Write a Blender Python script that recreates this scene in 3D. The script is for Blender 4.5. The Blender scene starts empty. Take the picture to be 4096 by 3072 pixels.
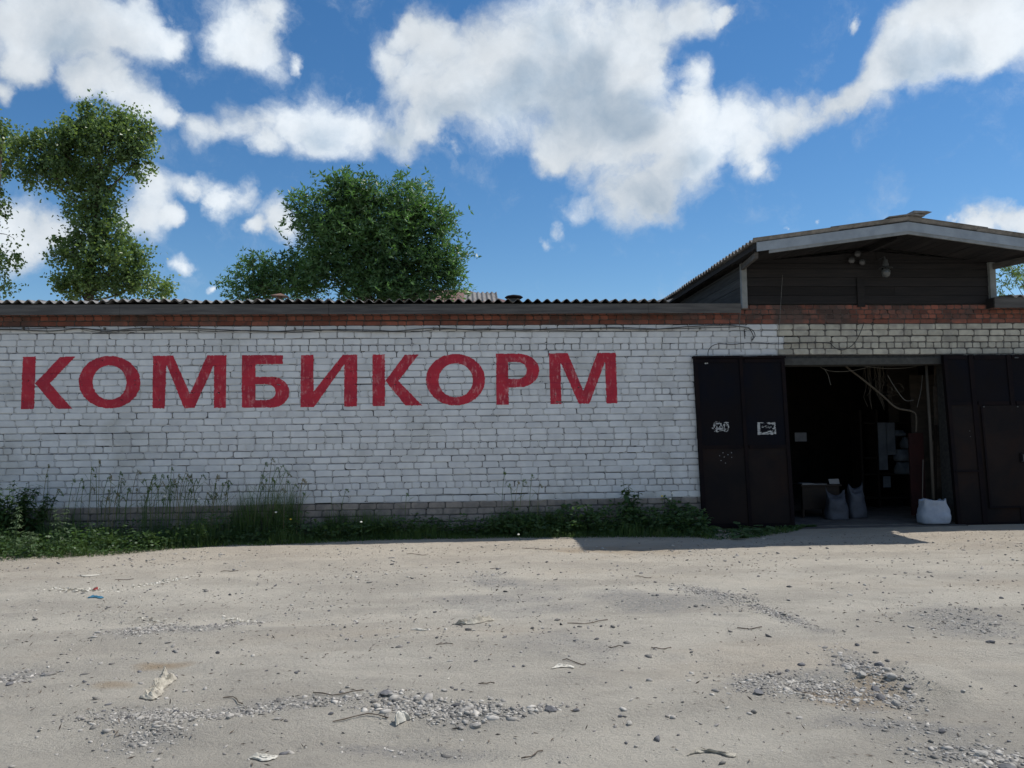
import bpy, bmesh, math, random
import numpy as np
from mathutils import Vector, Matrix
from mathutils.bvhtree import BVHTree
random.seed(11)
rng = np.random.default_rng(7)
S = bpy.context.scene
C = S.collection
PI = math.pi

# ------------------------------------------------------------------ camera
FPX = 3214.0
YAW, PITCH, ROLL = map(math.radians, (3.75, 3.63, 0.72))
CAMP = np.array([0.0, -12.35, 1.5])
FW = np.array([math.sin(YAW)*math.cos(PITCH), math.cos(YAW)*math.cos(PITCH), math.sin(PITCH)])
R0 = np.array([math.cos(YAW), -math.sin(YAW), 0.0]); U0 = np.cross(R0, FW)
RT = R0*math.cos(ROLL) - U0*math.sin(ROLL); UP = U0*math.cos(ROLL) + R0*math.sin(ROLL)
def ray(x, y): return FW*FPX + RT*(x-2048.0) - UP*(y-1536.0)
def P(x, y, Y=0.0):                       # measured point of the photograph -> place in the world on the plane y = Y
    d = ray(x, y); t = (Y-CAMP[1])/d[1]; return Vector(CAMP + d*t)
def G(x, y, Z=0.0):                       # -> place on the level z = Z
    d = ray(x, y); t = (Z-CAMP[2])/d[2]; return Vector(CAMP + d*t)
V = 4096/2212.0
def PV(x, y, Y=0.0): return P(x*V, y*V, Y)
def GV(x, y, Z=-0.03): return G(x*V, y*V, Z)

cam = bpy.data.cameras.new('camera'); co = bpy.data.objects.new('camera', cam); C.objects.link(co)
M = Matrix(((RT[0], UP[0], -FW[0], CAMP[0]), (RT[1], UP[1], -FW[1], CAMP[1]), (RT[2], UP[2], -FW[2], CAMP[2]), (0, 0, 0, 1)))
co.matrix_world = M
cam.sensor_fit = 'HORIZONTAL'; cam.angle = 2*math.atan(2048/FPX)
cam.clip_start = 0.1; cam.clip_end = 3000
S.camera = co
S.render.engine = 'CYCLES'
S.view_settings.view_transform = 'Standard'; S.view_settings.look = 'None'
S.view_settings.gamma = 1.0; S.view_settings.use_curve_mapping = False
S.view_settings.exposure = 0.0

# ------------------------------------------------------------------ node helpers
class NT:
    def __init__(s, tree): s.t = tree; s.n = tree.nodes; s.l = tree.links
    def new(s, kind, **kw):
        n = s.n.new(kind)
        for k, v in kw.items(): setattr(n, k, v)
        return n
    def put(s, sock, v):
        if isinstance(v, bpy.types.NodeSocket): s.l.new(v, sock)
        elif v is not None: sock.default_value = v
    def m(s, op, a, b=None, c=None, clamp=False):
        n = s.new('ShaderNodeMath', operation=op); n.use_clamp = clamp
        s.put(n.inputs[0], a); s.put(n.inputs[1], b); s.put(n.inputs[2], c)
        return n.outputs[0]
    def vm(s, op, a, b=None):
        n = s.new('ShaderNodeVectorMath', operation=op)
        s.put(n.inputs[0], a)
        if b is not None: s.put(n.inputs[1], b)
        return n.outputs['Value'] if op in ('DISTANCE', 'DOT_PRODUCT', 'LENGTH') else n.outputs[0]
    def noise(s, vec, scale, detail=4, rough=0.55, dist=0.0):
        n = s.new('ShaderNodeTexNoise'); s.put(n.inputs['Vector'], vec)
        n.inputs['Scale'].default_value = scale; n.inputs['Detail'].default_value = detail
        n.inputs['Roughness'].default_value = rough; n.inputs['Distortion'].default_value = dist
        return n.outputs['Fac']
    def ramp(s, v, a, b, lo=0.0, hi=1.0, smooth=True):
        n = s.new('ShaderNodeMapRange'); n.interpolation_type = 'SMOOTHSTEP' if smooth else 'LINEAR'
        s.put(n.inputs[0], v); n.inputs[1].default_value = a; n.inputs[2].default_value = b
        n.inputs[3].default_value = lo; n.inputs[4].default_value = hi
        return n.outputs[0]
    def mix(s, f, a, b):
        n = s.new('ShaderNodeMix', data_type='RGBA')
        s.put(n.inputs[0], f)
        for i, v in ((6, a), (7, b)):
            if isinstance(v, tuple) and len(v) == 3: v = v + (1,)
            s.put(n.inputs[i], v)
        return n.outputs[2]
    def scale(s, vec, sc):
        n = s.new('ShaderNodeMapping'); s.put(n.inputs['Vector'], vec); n.inputs['Scale'].default_value = sc
        return n.outputs[0]

# ------------------------------------------------------------------ sun and sky
SUN = Vector((0.62, 0.158, 1.0)).normalized()
sl = bpy.data.lights.new('sun', 'SUN'); sl.energy = 4.6; sl.angle = math.radians(0.53); sl.color = (1.0, 0.965, 0.91)
so = bpy.data.objects.new('sun', sl); C.objects.link(so)
so.rotation_euler = SUN.to_track_quat('Z', 'Y').to_euler(); so.location = (12, 4, 20)

W = bpy.data.worlds.new('World'); S.world = W; W.use_nodes = True
w = NT(W.node_tree); w.n.clear()
sky = w.new('ShaderNodeTexSky'); sky.sky_type = 'NISHITA'; sky.sun_disc = False
sky.sun_elevation = math.asin(SUN.z); sky.sun_rotation = math.atan2(SUN.x, SUN.y)
sky.altitude = 100; sky.air_density = 1.0; sky.dust_density = 0.1; sky.ozone_density = 3.0
SKY_STRENGTH = 0.112
gen = w.new('ShaderNodeTexCoord').outputs['Generated']
dirn = w.vm('NORMALIZE', gen)
def dir_of(x, y): d = ray(x*V, y*V); return tuple(d/np.linalg.norm(d))
# cloud lumps: direction (measured) and angular radius
CL = [(20,50,95),(130,45,105),(240,45,90),(320,75,62),(375,88,34),(60,115,50),(0,175,30),
 (175,172,40),(235,170,46),(290,205,52),(345,245,48),(385,262,30),
 (520,40,82),(560,95,60),(480,85,50),(590,20,40),(632,122,16),
 (445,285,40),(520,265,60),(600,245,62),(680,235,70),(560,320,42),(760,280,80),(690,320,44),(860,300,60),(930,300,55),(640,300,60),
 (830,115,52),(870,70,40),(930,70,70),(880,190,80),(1000,160,120),(1140,90,130),(1290,60,130),(1430,40,90),(1520,30,58),(1575,40,22),
 (1070,240,100),(960,260,70),(1220,220,130),(1340,180,110),(1400,150,60),(1490,160,40),(1300,300,110),(1190,330,56),(1400,300,100),(1500,290,90),
 (1590,280,74),(1690,255,62),(1765,228,52),(1825,208,48),(1885,185,60),(1940,120,72),(2010,80,85),(2110,55,95),(2200,40,90),(2000,170,48),(2110,110,62),
 (1500,370,74),(1420,400,60),(1620,340,52),(1660,370,34),(1350,440,80),(1260,465,46),(1440,450,56),(1215,500,30),(1175,528,28),(1480,230,50),
 (10,480,66),(80,480,66),(150,500,66),(60,540,50),(330,400,46),(315,470,62),(370,480,34),(400,410,34),(455,415,46),(505,430,44),(460,455,36),(580,480,50),(620,500,50),(545,505,26),
 (376,572,24),(452,622,13),(2100,492,32),(2150,480,36),(2200,492,34),(2055,486,14),(1848,42,18),(1690,482,9),(1765,470,9)]
warp = w.new('ShaderNodeTexNoise'); w.put(warp.inputs['Vector'], dirn); warp.inputs['Scale'].default_value = 7.0; warp.inputs['Detail'].default_value = 7; warp.inputs['Roughness'].default_value = 0.6
wv = w.vm('SUBTRACT', warp.outputs['Color'], (0.5, 0.5, 0.5))
wv = w.vm('MULTIPLY', wv, (0.095, 0.095, 0.095))
dw = w.vm('ADD', dirn, wv)
def field(lumps, vec, gain=1.0):
    tot = None
    for (x, y, r) in lumps:
        d = w.vm('DISTANCE', vec, dir_of(x, y))
        rr = r/1736.0*1.03
        v = w.m('MULTIPLY_ADD', d, -gain/rr, gain, clamp=False)
        v = w.m('MAXIMUM', v, 0.0)
        tot = v if tot is None else w.m('ADD', tot, v)
    return tot
dens = field(CL, dw)
fine = w.noise(dw, 17.0, 10, 0.66)
mid = w.noise(dirn, 6.0, 6, 0.6)
# beyond the part measured, the cloud field goes on at random
away = w.ramp(w.vm('DOT_PRODUCT', dirn, tuple(FW)), 0.78, 0.70)
rnd = w.ramp(w.noise(dirn, 3.1, 5, 0.55), 0.52, 0.66, 0.0, 1.6, False)
dens = w.m('ADD', dens, w.m('MULTIPLY', away, rnd))
thr = w.m('ADD', dens, w.m('MULTIPLY', w.m('SUBTRACT', fine, 0.5), 1.25))
mask = w.ramp(thr, 0.00, 0.86)
wisps = w.m('MULTIPLY', w.ramp(w.noise(dw, 12.0, 8, 0.7), 0.60, 0.80), w.ramp(dens, -0.05, 0.10, 0.0, 0.5))
mask = w.m('MAXIMUM', mask, wisps)
# thick parts are seen from their shaded under side
SH = [(1180,170,110),(1080,240,110),(1230,230,110),(960,265,70),(1380,240,80),(1180,40,80),(1400,440,90),(1330,250,90),(700,290,70),(850,300,60),(1980,150,70),(2080,120,60),(140,90,80),(1490,350,60),(1550,400,40),(1290,130,60)]
shd = field(SH, w.vm('ADD', dirn, w.vm('MULTIPLY', wv, (0.55, 0.55, 0.55))), 1.0)
shade = w.ramp(w.m('ADD', shd, w.m('MULTIPLY', w.m('SUBTRACT', w.noise(dw, 9.0, 7, 0.6), 0.5), 1.6)), -0.05, 1.1)
shade = w.m('MULTIPLY', shade, w.ramp(dens, 0.25, 1.1, 0.0, 0.78))
bil_ = w.noise(w.vm('ADD', dirn, w.vm('MULTIPLY', wv, (0.9, 0.9, 0.9))), 26.0, 7, 0.6)
shade = w.m('ADD', shade, w.m('MULTIPLY', w.m('SUBTRACT', bil_, 0.5), 0.9), clamp=True)
edge_ = w.ramp(thr, 0.35, 1.3, 0.30, 0.0)
shade = w.m('ADD', shade, edge_, clamp=True)
ccol = w.mix(shade, (0.85, 0.91, 0.97), (0.40, 0.52, 0.66))
soft = w.ramp(mid, 0.35, 0.7, 0.82, 1.06)
ccol = w.vm('MULTIPLY', ccol, w.new('ShaderNodeCombineXYZ').outputs[0]) if False else ccol
csc = w.new('ShaderNodeVectorMath', operation='SCALE'); w.put(csc.inputs[0], ccol); w.put(csc.inputs['Scale'], soft)
ssc = w.new('ShaderNodeVectorMath', operation='SCALE'); hs_ = w.new('ShaderNodeHueSaturation'); hs_.inputs['Saturation'].default_value = 1.26; w.put(hs_.inputs['Color'], sky.outputs[0]); w.put(ssc.inputs[0], hs_.outputs[0]); ssc.inputs['Scale'].default_value = SKY_STRENGTH
up = w.new('ShaderNodeSeparateXYZ'); w.put(up.inputs[0], dirn)
lowfade = w.ramp(up.outputs[2], -0.02, 0.06)
mask = w.m('MULTIPLY', mask, lowfade)
fin = w.mix(mask, ssc.outputs[0], csc.outputs[0])
bg = w.new('ShaderNodeBackground'); w.put(bg.inputs['Color'], fin); bg.inputs['Strength'].default_value = 1.0
# the Sky Texture enters at SKY_STRENGTH; the clouds are given as radiance
wo = w.new('ShaderNodeOutputWorld'); w.l.new(bg.outputs[0], wo.inputs[0])
W.cycles.sampling_method = 'MANUAL'; W.cycles.sample_map_resolution = 512

# ------------------------------------------------------------------ materials
MAT = {}
def material(name, c1, c2, scale=8.0, rough=0.9, bump=0.0, bscale=60.0, c3=None, s3=1.5, stretch=(1, 1, 1), lo=0.35, hi=0.65, metal=0.0, spec=0.3, tone=0.0, coords='pos', transl=None, c3r=(0.5, 0.72)):
    m = bpy.data.materials.new(name); m.use_nodes = True
    t = NT(m.node_tree); b = t.n['Principled BSDF']
    pos = t.new('ShaderNodeNewGeometry').outputs['Position'] if coords == 'pos' else t.new('ShaderNodeTexCoord').outputs['Object']
    v = t.scale(pos, stretch)
    f = t.ramp(t.noise(v, scale, 6, 0.6), lo, hi)
    col = t.mix(f, c1, c2)
    if c3: col = t.mix(t.ramp(t.noise(v, s3, 5, 0.6, 0.4), c3r[0], c3r[1]), col, c3)
    if tone:
        a = t.new('ShaderNodeAttribute', attribute_name='tone'); 
        k = t.ramp(a.outputs['Fac'], 0, 1, 1-tone, 1+tone, False)
        sc = t.new('ShaderNodeVectorMath', operation='SCALE'); t.put(sc.inputs[0], col); t.put(sc.inputs['Scale'], k); col = sc.outputs[0]
    t.put(b.inputs['Base Color'], col)
    b.inputs['Roughness'].default_value = rough; b.inputs['Metallic'].default_value = metal
    b.inputs['Specular IOR Level'].default_value = spec
    if bump:
        bp = t.new('ShaderNodeBump'); bp.inputs['Strength'].default_value = 1.0; bp.inputs['Distance'].default_value = bump
        t.put(bp.inputs['Height'], t.noise(v, bscale, 5, 0.65)); t.l.new(bp.outputs[0], b.inputs['Normal'])
    if transl:
        tr = t.new('ShaderNodeBsdfTranslucent'); t.put(tr.inputs[0], t.mix(f, transl, tuple(x*0.7 for x in transl)))
        mx = t.new('ShaderNodeMixShader'); mx.inputs[0].default_value = 0.38
        t.l.new(b.outputs[0], mx.inputs[1]); t.l.new(tr.outputs[0], mx.inputs[2])
        t.l.new(mx.outputs[0], t.n['Material Output'].inputs['Surface'])
    MAT[name] = m
    return m
material('white_brick', (0.60,0.61,0.61), (0.53,0.54,0.55), 5, 0.75, 0.0018, 90, c3=(0.40,0.405,0.39), s3=1.1, tone=0.07, c3r=(0.48,0.80))
material('white_mortar', (0.51,0.515,0.51), (0.38,0.38,0.38), 7, 0.9, 0.003, 70, c3=(0.27,0.27,0.265), s3=2.6)
material('crack_dark', (0.05,0.048,0.045), (0.03,0.03,0.03), 20, 1.0)
material('cream_brick', (0.42,0.40,0.335), (0.31,0.295,0.25), 7, 0.9, 0.0018, 90, c3=(0.25,0.235,0.21), s3=3, tone=0.16)
material('cream_mortar', (0.15,0.14,0.125), (0.10,0.092,0.085), 14, 0.95, 0.004, 80)
material('bare_brick', (0.27,0.235,0.205), (0.18,0.16,0.145), 6, 0.95, 0.0018, 90, c3=(0.13,0.13,0.105), s3=2, tone=0.14)
material('red_brick', (0.235,0.082,0.055), (0.16,0.066,0.050), 8, 0.9, 0.0018, 90, c3=(0.085,0.055,0.047), s3=1.6, tone=0.30, c3r=(0.48,0.66))
material('red_mortar', (0.10,0.075,0.065), (0.065,0.052,0.047), 14, 0.95, 0.004, 80)
material('old_board', (0.105,0.10,0.095), (0.065,0.062,0.06), 5, 0.85, 0.0015, 40, c3=(0.04,0.04,0.042), s3=1.3, stretch=(0.35,1,5))
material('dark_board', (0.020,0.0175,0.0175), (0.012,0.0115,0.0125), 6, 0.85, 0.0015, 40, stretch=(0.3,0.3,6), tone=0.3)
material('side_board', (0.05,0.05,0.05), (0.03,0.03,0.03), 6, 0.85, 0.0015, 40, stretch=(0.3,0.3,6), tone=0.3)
material('slate', (0.24,0.23,0.22), (0.16,0.155,0.15), 12, 0.95, 0.001, 120, c3=(0.11,0.105,0.10), s3=2.5)
material('metal_trim', (0.27,0.30,0.325), (0.21,0.235,0.26), 4, 0.5, 0.0006, 30, metal=0.15, spec=0.5)
material('painted_trim', (0.24,0.25,0.25), (0.17,0.18,0.18), 5, 0.8)
material('concrete', (0.065,0.065,0.06), (0.045,0.045,0.042), 9, 0.95, 0.002, 70)
material('gate_rust', (0.019,0.0145,0.0135), (0.0115,0.0105,0.0115), 1.6, 0.75, 0.0006, 50, c3=(0.021,0.0135,0.0115), s3=1.3, c3r=(0.45,0.70), spec=0.05)
material('gate_steel', (0.0055,0.0065,0.011), (0.009,0.008,0.0095), 1.5, 0.75, 0.0005, 60, c3=(0.0085,0.007,0.0075), s3=1.1, c3r=(0.46,0.72), spec=0.05, stretch=(1,1,0.7))
material('gate_frame', (0.0065,0.0055,0.0075), (0.011,0.0075,0.008), 4, 0.7, spec=0.06)
material('chalk_smear', (0.42,0.43,0.42), (0.30,0.30,0.30), 40, 0.9)
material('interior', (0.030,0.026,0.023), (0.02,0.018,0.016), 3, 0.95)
material('plywood', (0.085,0.066,0.052), (0.058,0.047,0.038), 4, 0.85, stretch=(1,1,4))
material('floor_slab', (0.11,0.105,0.10), (0.075,0.07,0.067), 4, 0.95, 0.003, 40)
material('sack_white', (0.31,0.34,0.39), (0.25,0.28,0.33), 6, 0.6, 0.003, 25)
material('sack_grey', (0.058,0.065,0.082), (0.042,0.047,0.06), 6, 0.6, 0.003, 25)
material('pale_wood', (0.08,0.07,0.058), (0.055,0.048,0.04), 6, 0.8, stretch=(4,4,0.5))
material('brown_wood', (0.018,0.0115,0.008), (0.012,0.008,0.006), 6, 0.7, stretch=(1,1,4))
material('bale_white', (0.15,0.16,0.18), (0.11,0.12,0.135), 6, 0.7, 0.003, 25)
material('paper', (0.24,0.24,0.24), (0.19,0.19,0.19), 4, 0.8)
material('red_cloth', (0.028,0.007,0.0065), (0.018,0.005,0.005), 4, 0.85)
material('jute', (0.10,0.085,0.065), (0.07,0.058,0.045), 30, 0.95, 0.003, 150)
material('cable_grey', (0.15,0.15,0.14), (0.09,0.09,0.09), 9, 0.7)
material('cable_black', (0.025,0.025,0.027), (0.04,0.04,0.04), 9, 0.6)
material('cable_pale', (0.17,0.165,0.15), (0.12,0.115,0.105), 9, 0.7)
material('lamp_metal', (0.075,0.08,0.082), (0.05,0.053,0.055), 15, 0.6)
material('lamp_glass', (0.085,0.092,0.095), (0.065,0.07,0.073), 9, 0.2, spec=0.5)
material('porcelain', (0.065,0.066,0.07), (0.045,0.046,0.05), 9, 0.25, spec=0.5)
material('rusty_tin', (0.20,0.12,0.085), (0.13,0.09,0.07), 12, 0.7, metal=0.2)
material('house_roof', (0.20,0.115,0.095), (0.15,0.085,0.075), 10, 0.8)
material('house_wall', (0.34,0.30,0.25), (0.26,0.23,0.2), 5, 0.9)
material('bark', (0.11,0.09,0.07), (0.06,0.05,0.042), 12, 0.95, 0.01, 30, stretch=(1,1,0.3))
material('poplar_leaf', (0.15,0.235,0.08), (0.065,0.12,0.045), 1.5, 0.42, spec=0.5, transl=(0.22,0.33,0.06))
material('ash_leaf', (0.12,0.215,0.075), (0.05,0.105,0.042), 1.3, 0.45, spec=0.5, transl=(0.13,0.28,0.05))
material('light_leaf', (0.12,0.20,0.055), (0.07,0.13,0.04), 3, 0.45, spec=0.5, transl=(0.26,0.38,0.08))
material('grass_blade', (0.085,0.145,0.04), (0.05,0.095,0.03), 3, 0.55, spec=0.3, transl=(0.16,0.26,0.05), c3=(0.16,0.16,0.07), s3=5, c3r=(0.58,0.75))
material('dry_grass', (0.26,0.23,0.13), (0.13,0.14,0.07), 3, 0.7, transl=(0.25,0.22,0.1))
material('weed_leaf', (0.07,0.125,0.045), (0.04,0.08,0.03), 5, 0.5, spec=0.35, transl=(0.12,0.22,0.05))
material('mugwort_leaf', (0.17,0.23,0.13), (0.10,0.155,0.08), 5, 0.6, transl=(0.16,0.24,0.10))
material('burdock_leaf', (0.11,0.17,0.075), (0.07,0.12,0.05), 6, 0.55, 0.002, 40, transl=(0.10,0.19,0.05))
material('petal', (0.75,0.74,0.66), (0.65,0.64,0.55), 9, 0.7)
material('yellow_petal', (0.75,0.55,0.05), (0.65,0.45,0.04), 9, 0.7)
material('stone', (0.36,0.335,0.295), (0.235,0.22,0.20), 14, 0.95, 0.0015, 90, tone=0.5)
material('dark_stone', (0.14,0.135,0.135), (0.09,0.088,0.09), 9, 0.8, 0.002, 60, tone=0.4)
material('pale_litter', (0.60,0.57,0.50), (0.46,0.43,0.36), 12, 0.85)
material('rag', (0.46,0.42,0.34), (0.30,0.27,0.22), 16, 0.95, 0.004, 50)
material('stick', (0.12,0.095,0.07), (0.07,0.055,0.045), 12, 0.9)
material('blue_plastic', (0.06,0.22,0.32), (0.04,0.15,0.24), 12, 0.5)
material('red_plastic', (0.35,0.06,0.05), (0.25,0.04,0.04), 12, 0.5)
# red lettering paint, brushed thin here and there
m = material('letter_red', (0.42,0.018,0.040), (0.34,0.016,0.034), 6, 0.6)
t = NT(m.node_tree); b = t.n['Principled BSDF']
pos = t.new('ShaderNodeNewGeometry').outputs['Position']
sw = t.noise(t.scale(pos, (26, 26, 7)), 1.0, 7, 0.72, 0.6)
pt = t.noise(pos, 6.5, 5, 0.6)
worn = t.ramp(t.m('ADD', t.m('MULTIPLY', sw, 0.62), t.m('MULTIPLY', pt, 0.52)), 0.585, 0.72)
xx = t.new('ShaderNodeSeparateXYZ'); t.put(xx.inputs[0], pos)
worn = t.m('MULTIPLY', worn, t.ramp(xx.outputs[0], -6.2, -2.2, 0.35, 0.9))
col = t.mix(t.ramp(t.noise(pos, 3.5, 4), 0.35, 0.65), (0.43,0.019,0.038), (0.33,0.015,0.033))
col = t.mix(worn, col, (0.53, 0.20, 0.20))
t.put(b.inputs['Base Color'], col)

# ground
m = bpy.data.materials.new('dirt'); m.use_nodes = True; MAT['dirt'] = m
t = NT(m.node_tree); b = t.n['Principled BSDF']; b.inputs['Roughness'].default_value = 0.97; b.inputs['Specular IOR Level'].default_value = 0.15
pos = t.new('ShaderNodeNewGeometry').outputs['Position']
pxy = t.new('ShaderNodeSeparateXYZ'); t.put(pxy.inputs[0], pos)
lay = t.scale(pos, (0.55, 1.6, 1.0))
c = t.mix(t.ramp(t.noise(lay, 0.9, 6, 0.6, 0.3), 0.35, 0.65), (0.485,0.445,0.372), (0.375,0.343,0.288))
c = t.mix(t.ramp(t.noise(lay, 0.35, 4, 0.6), 0.50, 0.72, 0.0, 0.5), c, (0.42,0.355,0.275))
c = t.mix(t.ramp(pxy.outputs[1], -4.2, -0.8, 0.0, 0.40), c, (0.40,0.33,0.255))
c = t.mix(t.ramp(t.noise(t.scale(pos, (1.2,5,1)), 5.0, 6, 0.7, 0.5), 0.60, 0.74, 0, 0.55), c, (0.215,0.195,0.175))
g1 = t.noise(pos, 55.0, 5, 0.75)
c = t.mix(t.ramp(g1, 0.56, 0.70, 0, 0.55), c, (0.19,0.18,0.165))
c = t.mix(t.ramp(t.noise(pos, 85.0, 3, 0.7), 0.60, 0.74, 0, 0.6), c, (0.52,0.50,0.46))
at = t.new('ShaderNodeAttribute', attribute_name='wet')
c = t.mix(t.m('MULTIPLY', at.outputs['Fac'], 0.95), c, (0.30,0.215,0.125))
at2 = t.new('ShaderNodeAttribute', attribute_name='grit')
c = t.mix(t.m('MULTIPLY', at2.outputs['Fac'], t.ramp(t.noise(pos, 30.0, 4, 0.7), 0.35, 0.65, 0.25, 0.8)), c, (0.235,0.23,0.22))
t.put(b.inputs['Base Color'], t.mix(t.m('MULTIPLY', at.outputs['Fac'], 0.55), c, (0.30,0.215,0.125)))
hh = t.m('ADD', t.m('MULTIPLY', t.noise(pos, 34.0, 6, 0.8), 0.85), t.m('MULTIPLY', t.noise(t.scale(pos, (1.0,1.6,1)), 5.0, 7, 0.7), 0.9))
tw_ = t.new('ShaderNodeTexWave'); tw_.bands_direction = 'DIAGONAL'; tw_.inputs['Scale'].default_value = 7.0; tw_.inputs['Distortion'].default_value = 3.0; tw_.inputs['Detail'].default_value = 3; t.put(tw_.inputs['Vector'], pos)
trk = t.ramp(t.noise(t.scale(pos, (0.25,1.1,1)), 1.6, 3, 0.5), 0.62, 0.72, 0, 0.07)
hh = t.m('ADD', hh, t.m('MULTIPLY', tw_.outputs['Fac'], trk))
bp = t.new('ShaderNodeBump'); bp.inputs['Strength'].default_value = 1.0; bp.inputs['Distance'].default_value = 0.034
t.put(bp.inputs['Height'], hh); t.l.new(bp.outputs[0], b.inputs['Normal'])

# ------------------------------------------------------------------ object helpers
def tag(o, label=None, cat=None, group=None, kind=None):
    if label: o['label'] = label
    if cat: o['category'] = cat
    if group: o['group'] = group
    if kind: o['kind'] = kind
    return o
def empty(name, loc, label, cat, group=None, rz=0.0):
    o = bpy.data.objects.new(name, None); o.location = loc; o.rotation_euler.z = rz; o.empty_display_size = 0.1
    C.objects.link(o); return tag(o, label, cat, group)
class MB:
    def __init__(s): s.v = []; s.f = []; s.m = []; s.t = []
    def add(s, vs, fs, mi=0, tone=0.5):
        o = len(s.v); s.v += [tuple(q) for q in vs]
        for f in fs: s.f.append(tuple(i+o for i in f)); s.m.append(mi); s.t.append(tone)
        return s
    def box(s, x0, x1, y0, y1, z0, z1, mi=0, tone=0.5):
        vs = [(x0,y0,z0),(x1,y0,z0),(x1,y1,z0),(x0,y1,z0),(x0,y0,z1),(x1,y0,z1),(x1,y1,z1),(x0,y1,z1)]
        return s.add(vs, [(0,3,2,1),(4,5,6,7),(0,1,5,4),(1,2,6,5),(2,3,7,6),(3,0,4,7)], mi, tone)
    def hexa(s, b, tp, mi=0, tone=0.5):      # 4 bottom + 4 top points
        return s.add(list(b)+list(tp), [(0,3,2,1),(4,5,6,7),(0,1,5,4),(1,2,6,5),(2,3,7,6),(3,0,4,7)], mi, tone)
    def beam(s, a, b, wd, th, upv=(0,0,1), mi=0, tone=0.5):
        a = Vector(a); b = Vector(b); d = (b-a).normalized(); u = Vector(upv); r = d.cross(u).normalized(); u = r.cross(d).normalized()
        q = [r*(wd/2)*i + u*(th/2)*j for i, j in ((-1,-1),(1,-1),(1,1),(-1,1))]
        return s.hexa([a+k for k in q], [b+k for k in q], mi, tone)
    def tube(s, pts, rad, seg=6, mi=0, tone=0.5, caps=True):
        pts = [Vector(p) for p in pts]; n = len(pts)
        if not hasattr(rad, '__len__'): rad = [rad]*n
        vs = []; prev = None
        for i, p in enumerate(pts):
            d = (pts[min(i+1, n-1)] - pts[max(i-1, 0)])
            d = d.normalized() if d.length > 1e-9 else Vector((0,0,1))
            ref = prev if prev is not None else (Vector((0,0,1)) if abs(d.z) < 0.9 else Vector((1,0,0)))
            a = (ref - d*ref.dot(d)).normalized(); bb = d.cross(a); prev = a
            for k in range(seg):
                an = 2*PI*k/seg; vs.append(p + (a*math.cos(an)+bb*math.sin(an))*rad[i])
        fs = []
        for i in range(n-1):
            for k in range(seg):
                k2 = (k+1) % seg; fs.append((i*seg+k, i*seg+k2, (i+1)*seg+k2, (i+1)*seg+k))
        if caps: fs.append(tuple(range(seg))[::-1]); fs.append(tuple((n-1)*seg+k for k in range(seg)))
        return s.add(vs, fs, mi, tone)
    def lathe(s, prof, seg=16, c=(0,0,0), mi=0):
        vs = []; fs = []
        for r, z in prof:
            for k in range(seg): a = 2*PI*k/seg; vs.append((c[0]+r*math.cos(a), c[1]+r*math.sin(a), c[2]+z))
        for i in range(len(prof)-1):
            for k in range(seg):
                k2 = (k+1) % seg; fs.append((i*seg+k, i*seg+k2, (i+1)*seg+k2, (i+1)*seg+k))
        fs.append(tuple(range(seg))[::-1]); fs.append(tuple((len(prof)-1)*seg+k for k in range(seg)))
        return s.add(vs, fs, mi)
    def mesh(s, name, mats, smooth=False):
        me = bpy.data.meshes.new(name); me.from_pydata(s.v, [], s.f)
        for mm in (mats if isinstance(mats, (list, tuple)) else [mats]): me.materials.append(MAT[mm] if isinstance(mm, str) else mm)
        me.polygons.foreach_set('material_index', s.m)
        a = me.attributes.new('tone', 'FLOAT', 'FACE'); a.data.foreach_set('value', s.t)
        if smooth: me.polygons.foreach_set('use_smooth', [True]*len(s.f))
        me.update(); return me
    def build(s, name, mats, parent=None, smooth=False, kind=None):
        return link(name, s.mesh(name, mats, smooth), parent, kind=kind)
def link(name, me, parent=None, loc=None, kind=None):
    o = bpy.data.objects.new(name, me); C.objects.link(o)
    if loc is not None: o.location = loc
    if parent is not None: o.parent = parent
    if kind: o['kind'] = kind
    return o
def quads_mesh(name, vs, mat, nv=4, tone=None, smooth=False):     # vs: (n, nv, 3)
    n = len(vs); me = bpy.data.meshes.new(name)
    me.vertices.add(n*nv); me.vertices.foreach_set('co', np.asarray(vs, dtype=np.float32).ravel())
    me.loops.add(n*nv); me.loops.foreach_set('vertex_index', np.arange(n*nv, dtype=np.int32))
    me.polygons.add(n); me.polygons.foreach_set('loop_start', np.arange(0, n*nv, nv, dtype=np.int32))
    me.polygons.foreach_set('loop_total', np.full(n, nv, dtype=np.int32))
    me.materials.append(MAT[mat]); me.update(calc_edges=True); 
    return me
# smooth random fields for relief
_tab = rng.random((256, 256))
def vnoise(x, y):
    xi = np.floor(x).astype(int); yi = np.floor(y).astype(int); fx = x-xi; fy = y-yi
    fx = fx*fx*(3-2*fx); fy = fy*fy*(3-2*fy)
    a = _tab[xi & 255, yi & 255]; b_ = _tab[(xi+1) & 255, yi & 255]; c_ = _tab[xi & 255, (yi+1) & 255]; d_ = _tab[(xi+1) & 255, (yi+1) & 255]
    return (a*(1-fx)+b_*fx)*(1-fy) + (c_*(1-fx)+d_*fx)*fy - 0.5
def fbm(x, y, o=4, g=0.5):
    r = 0; a = 1.0
    for k in range(o): r = r + a*vnoise(x*2**k+17.3*k, y*2**k+5.1*k); a *= g
    return r

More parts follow.
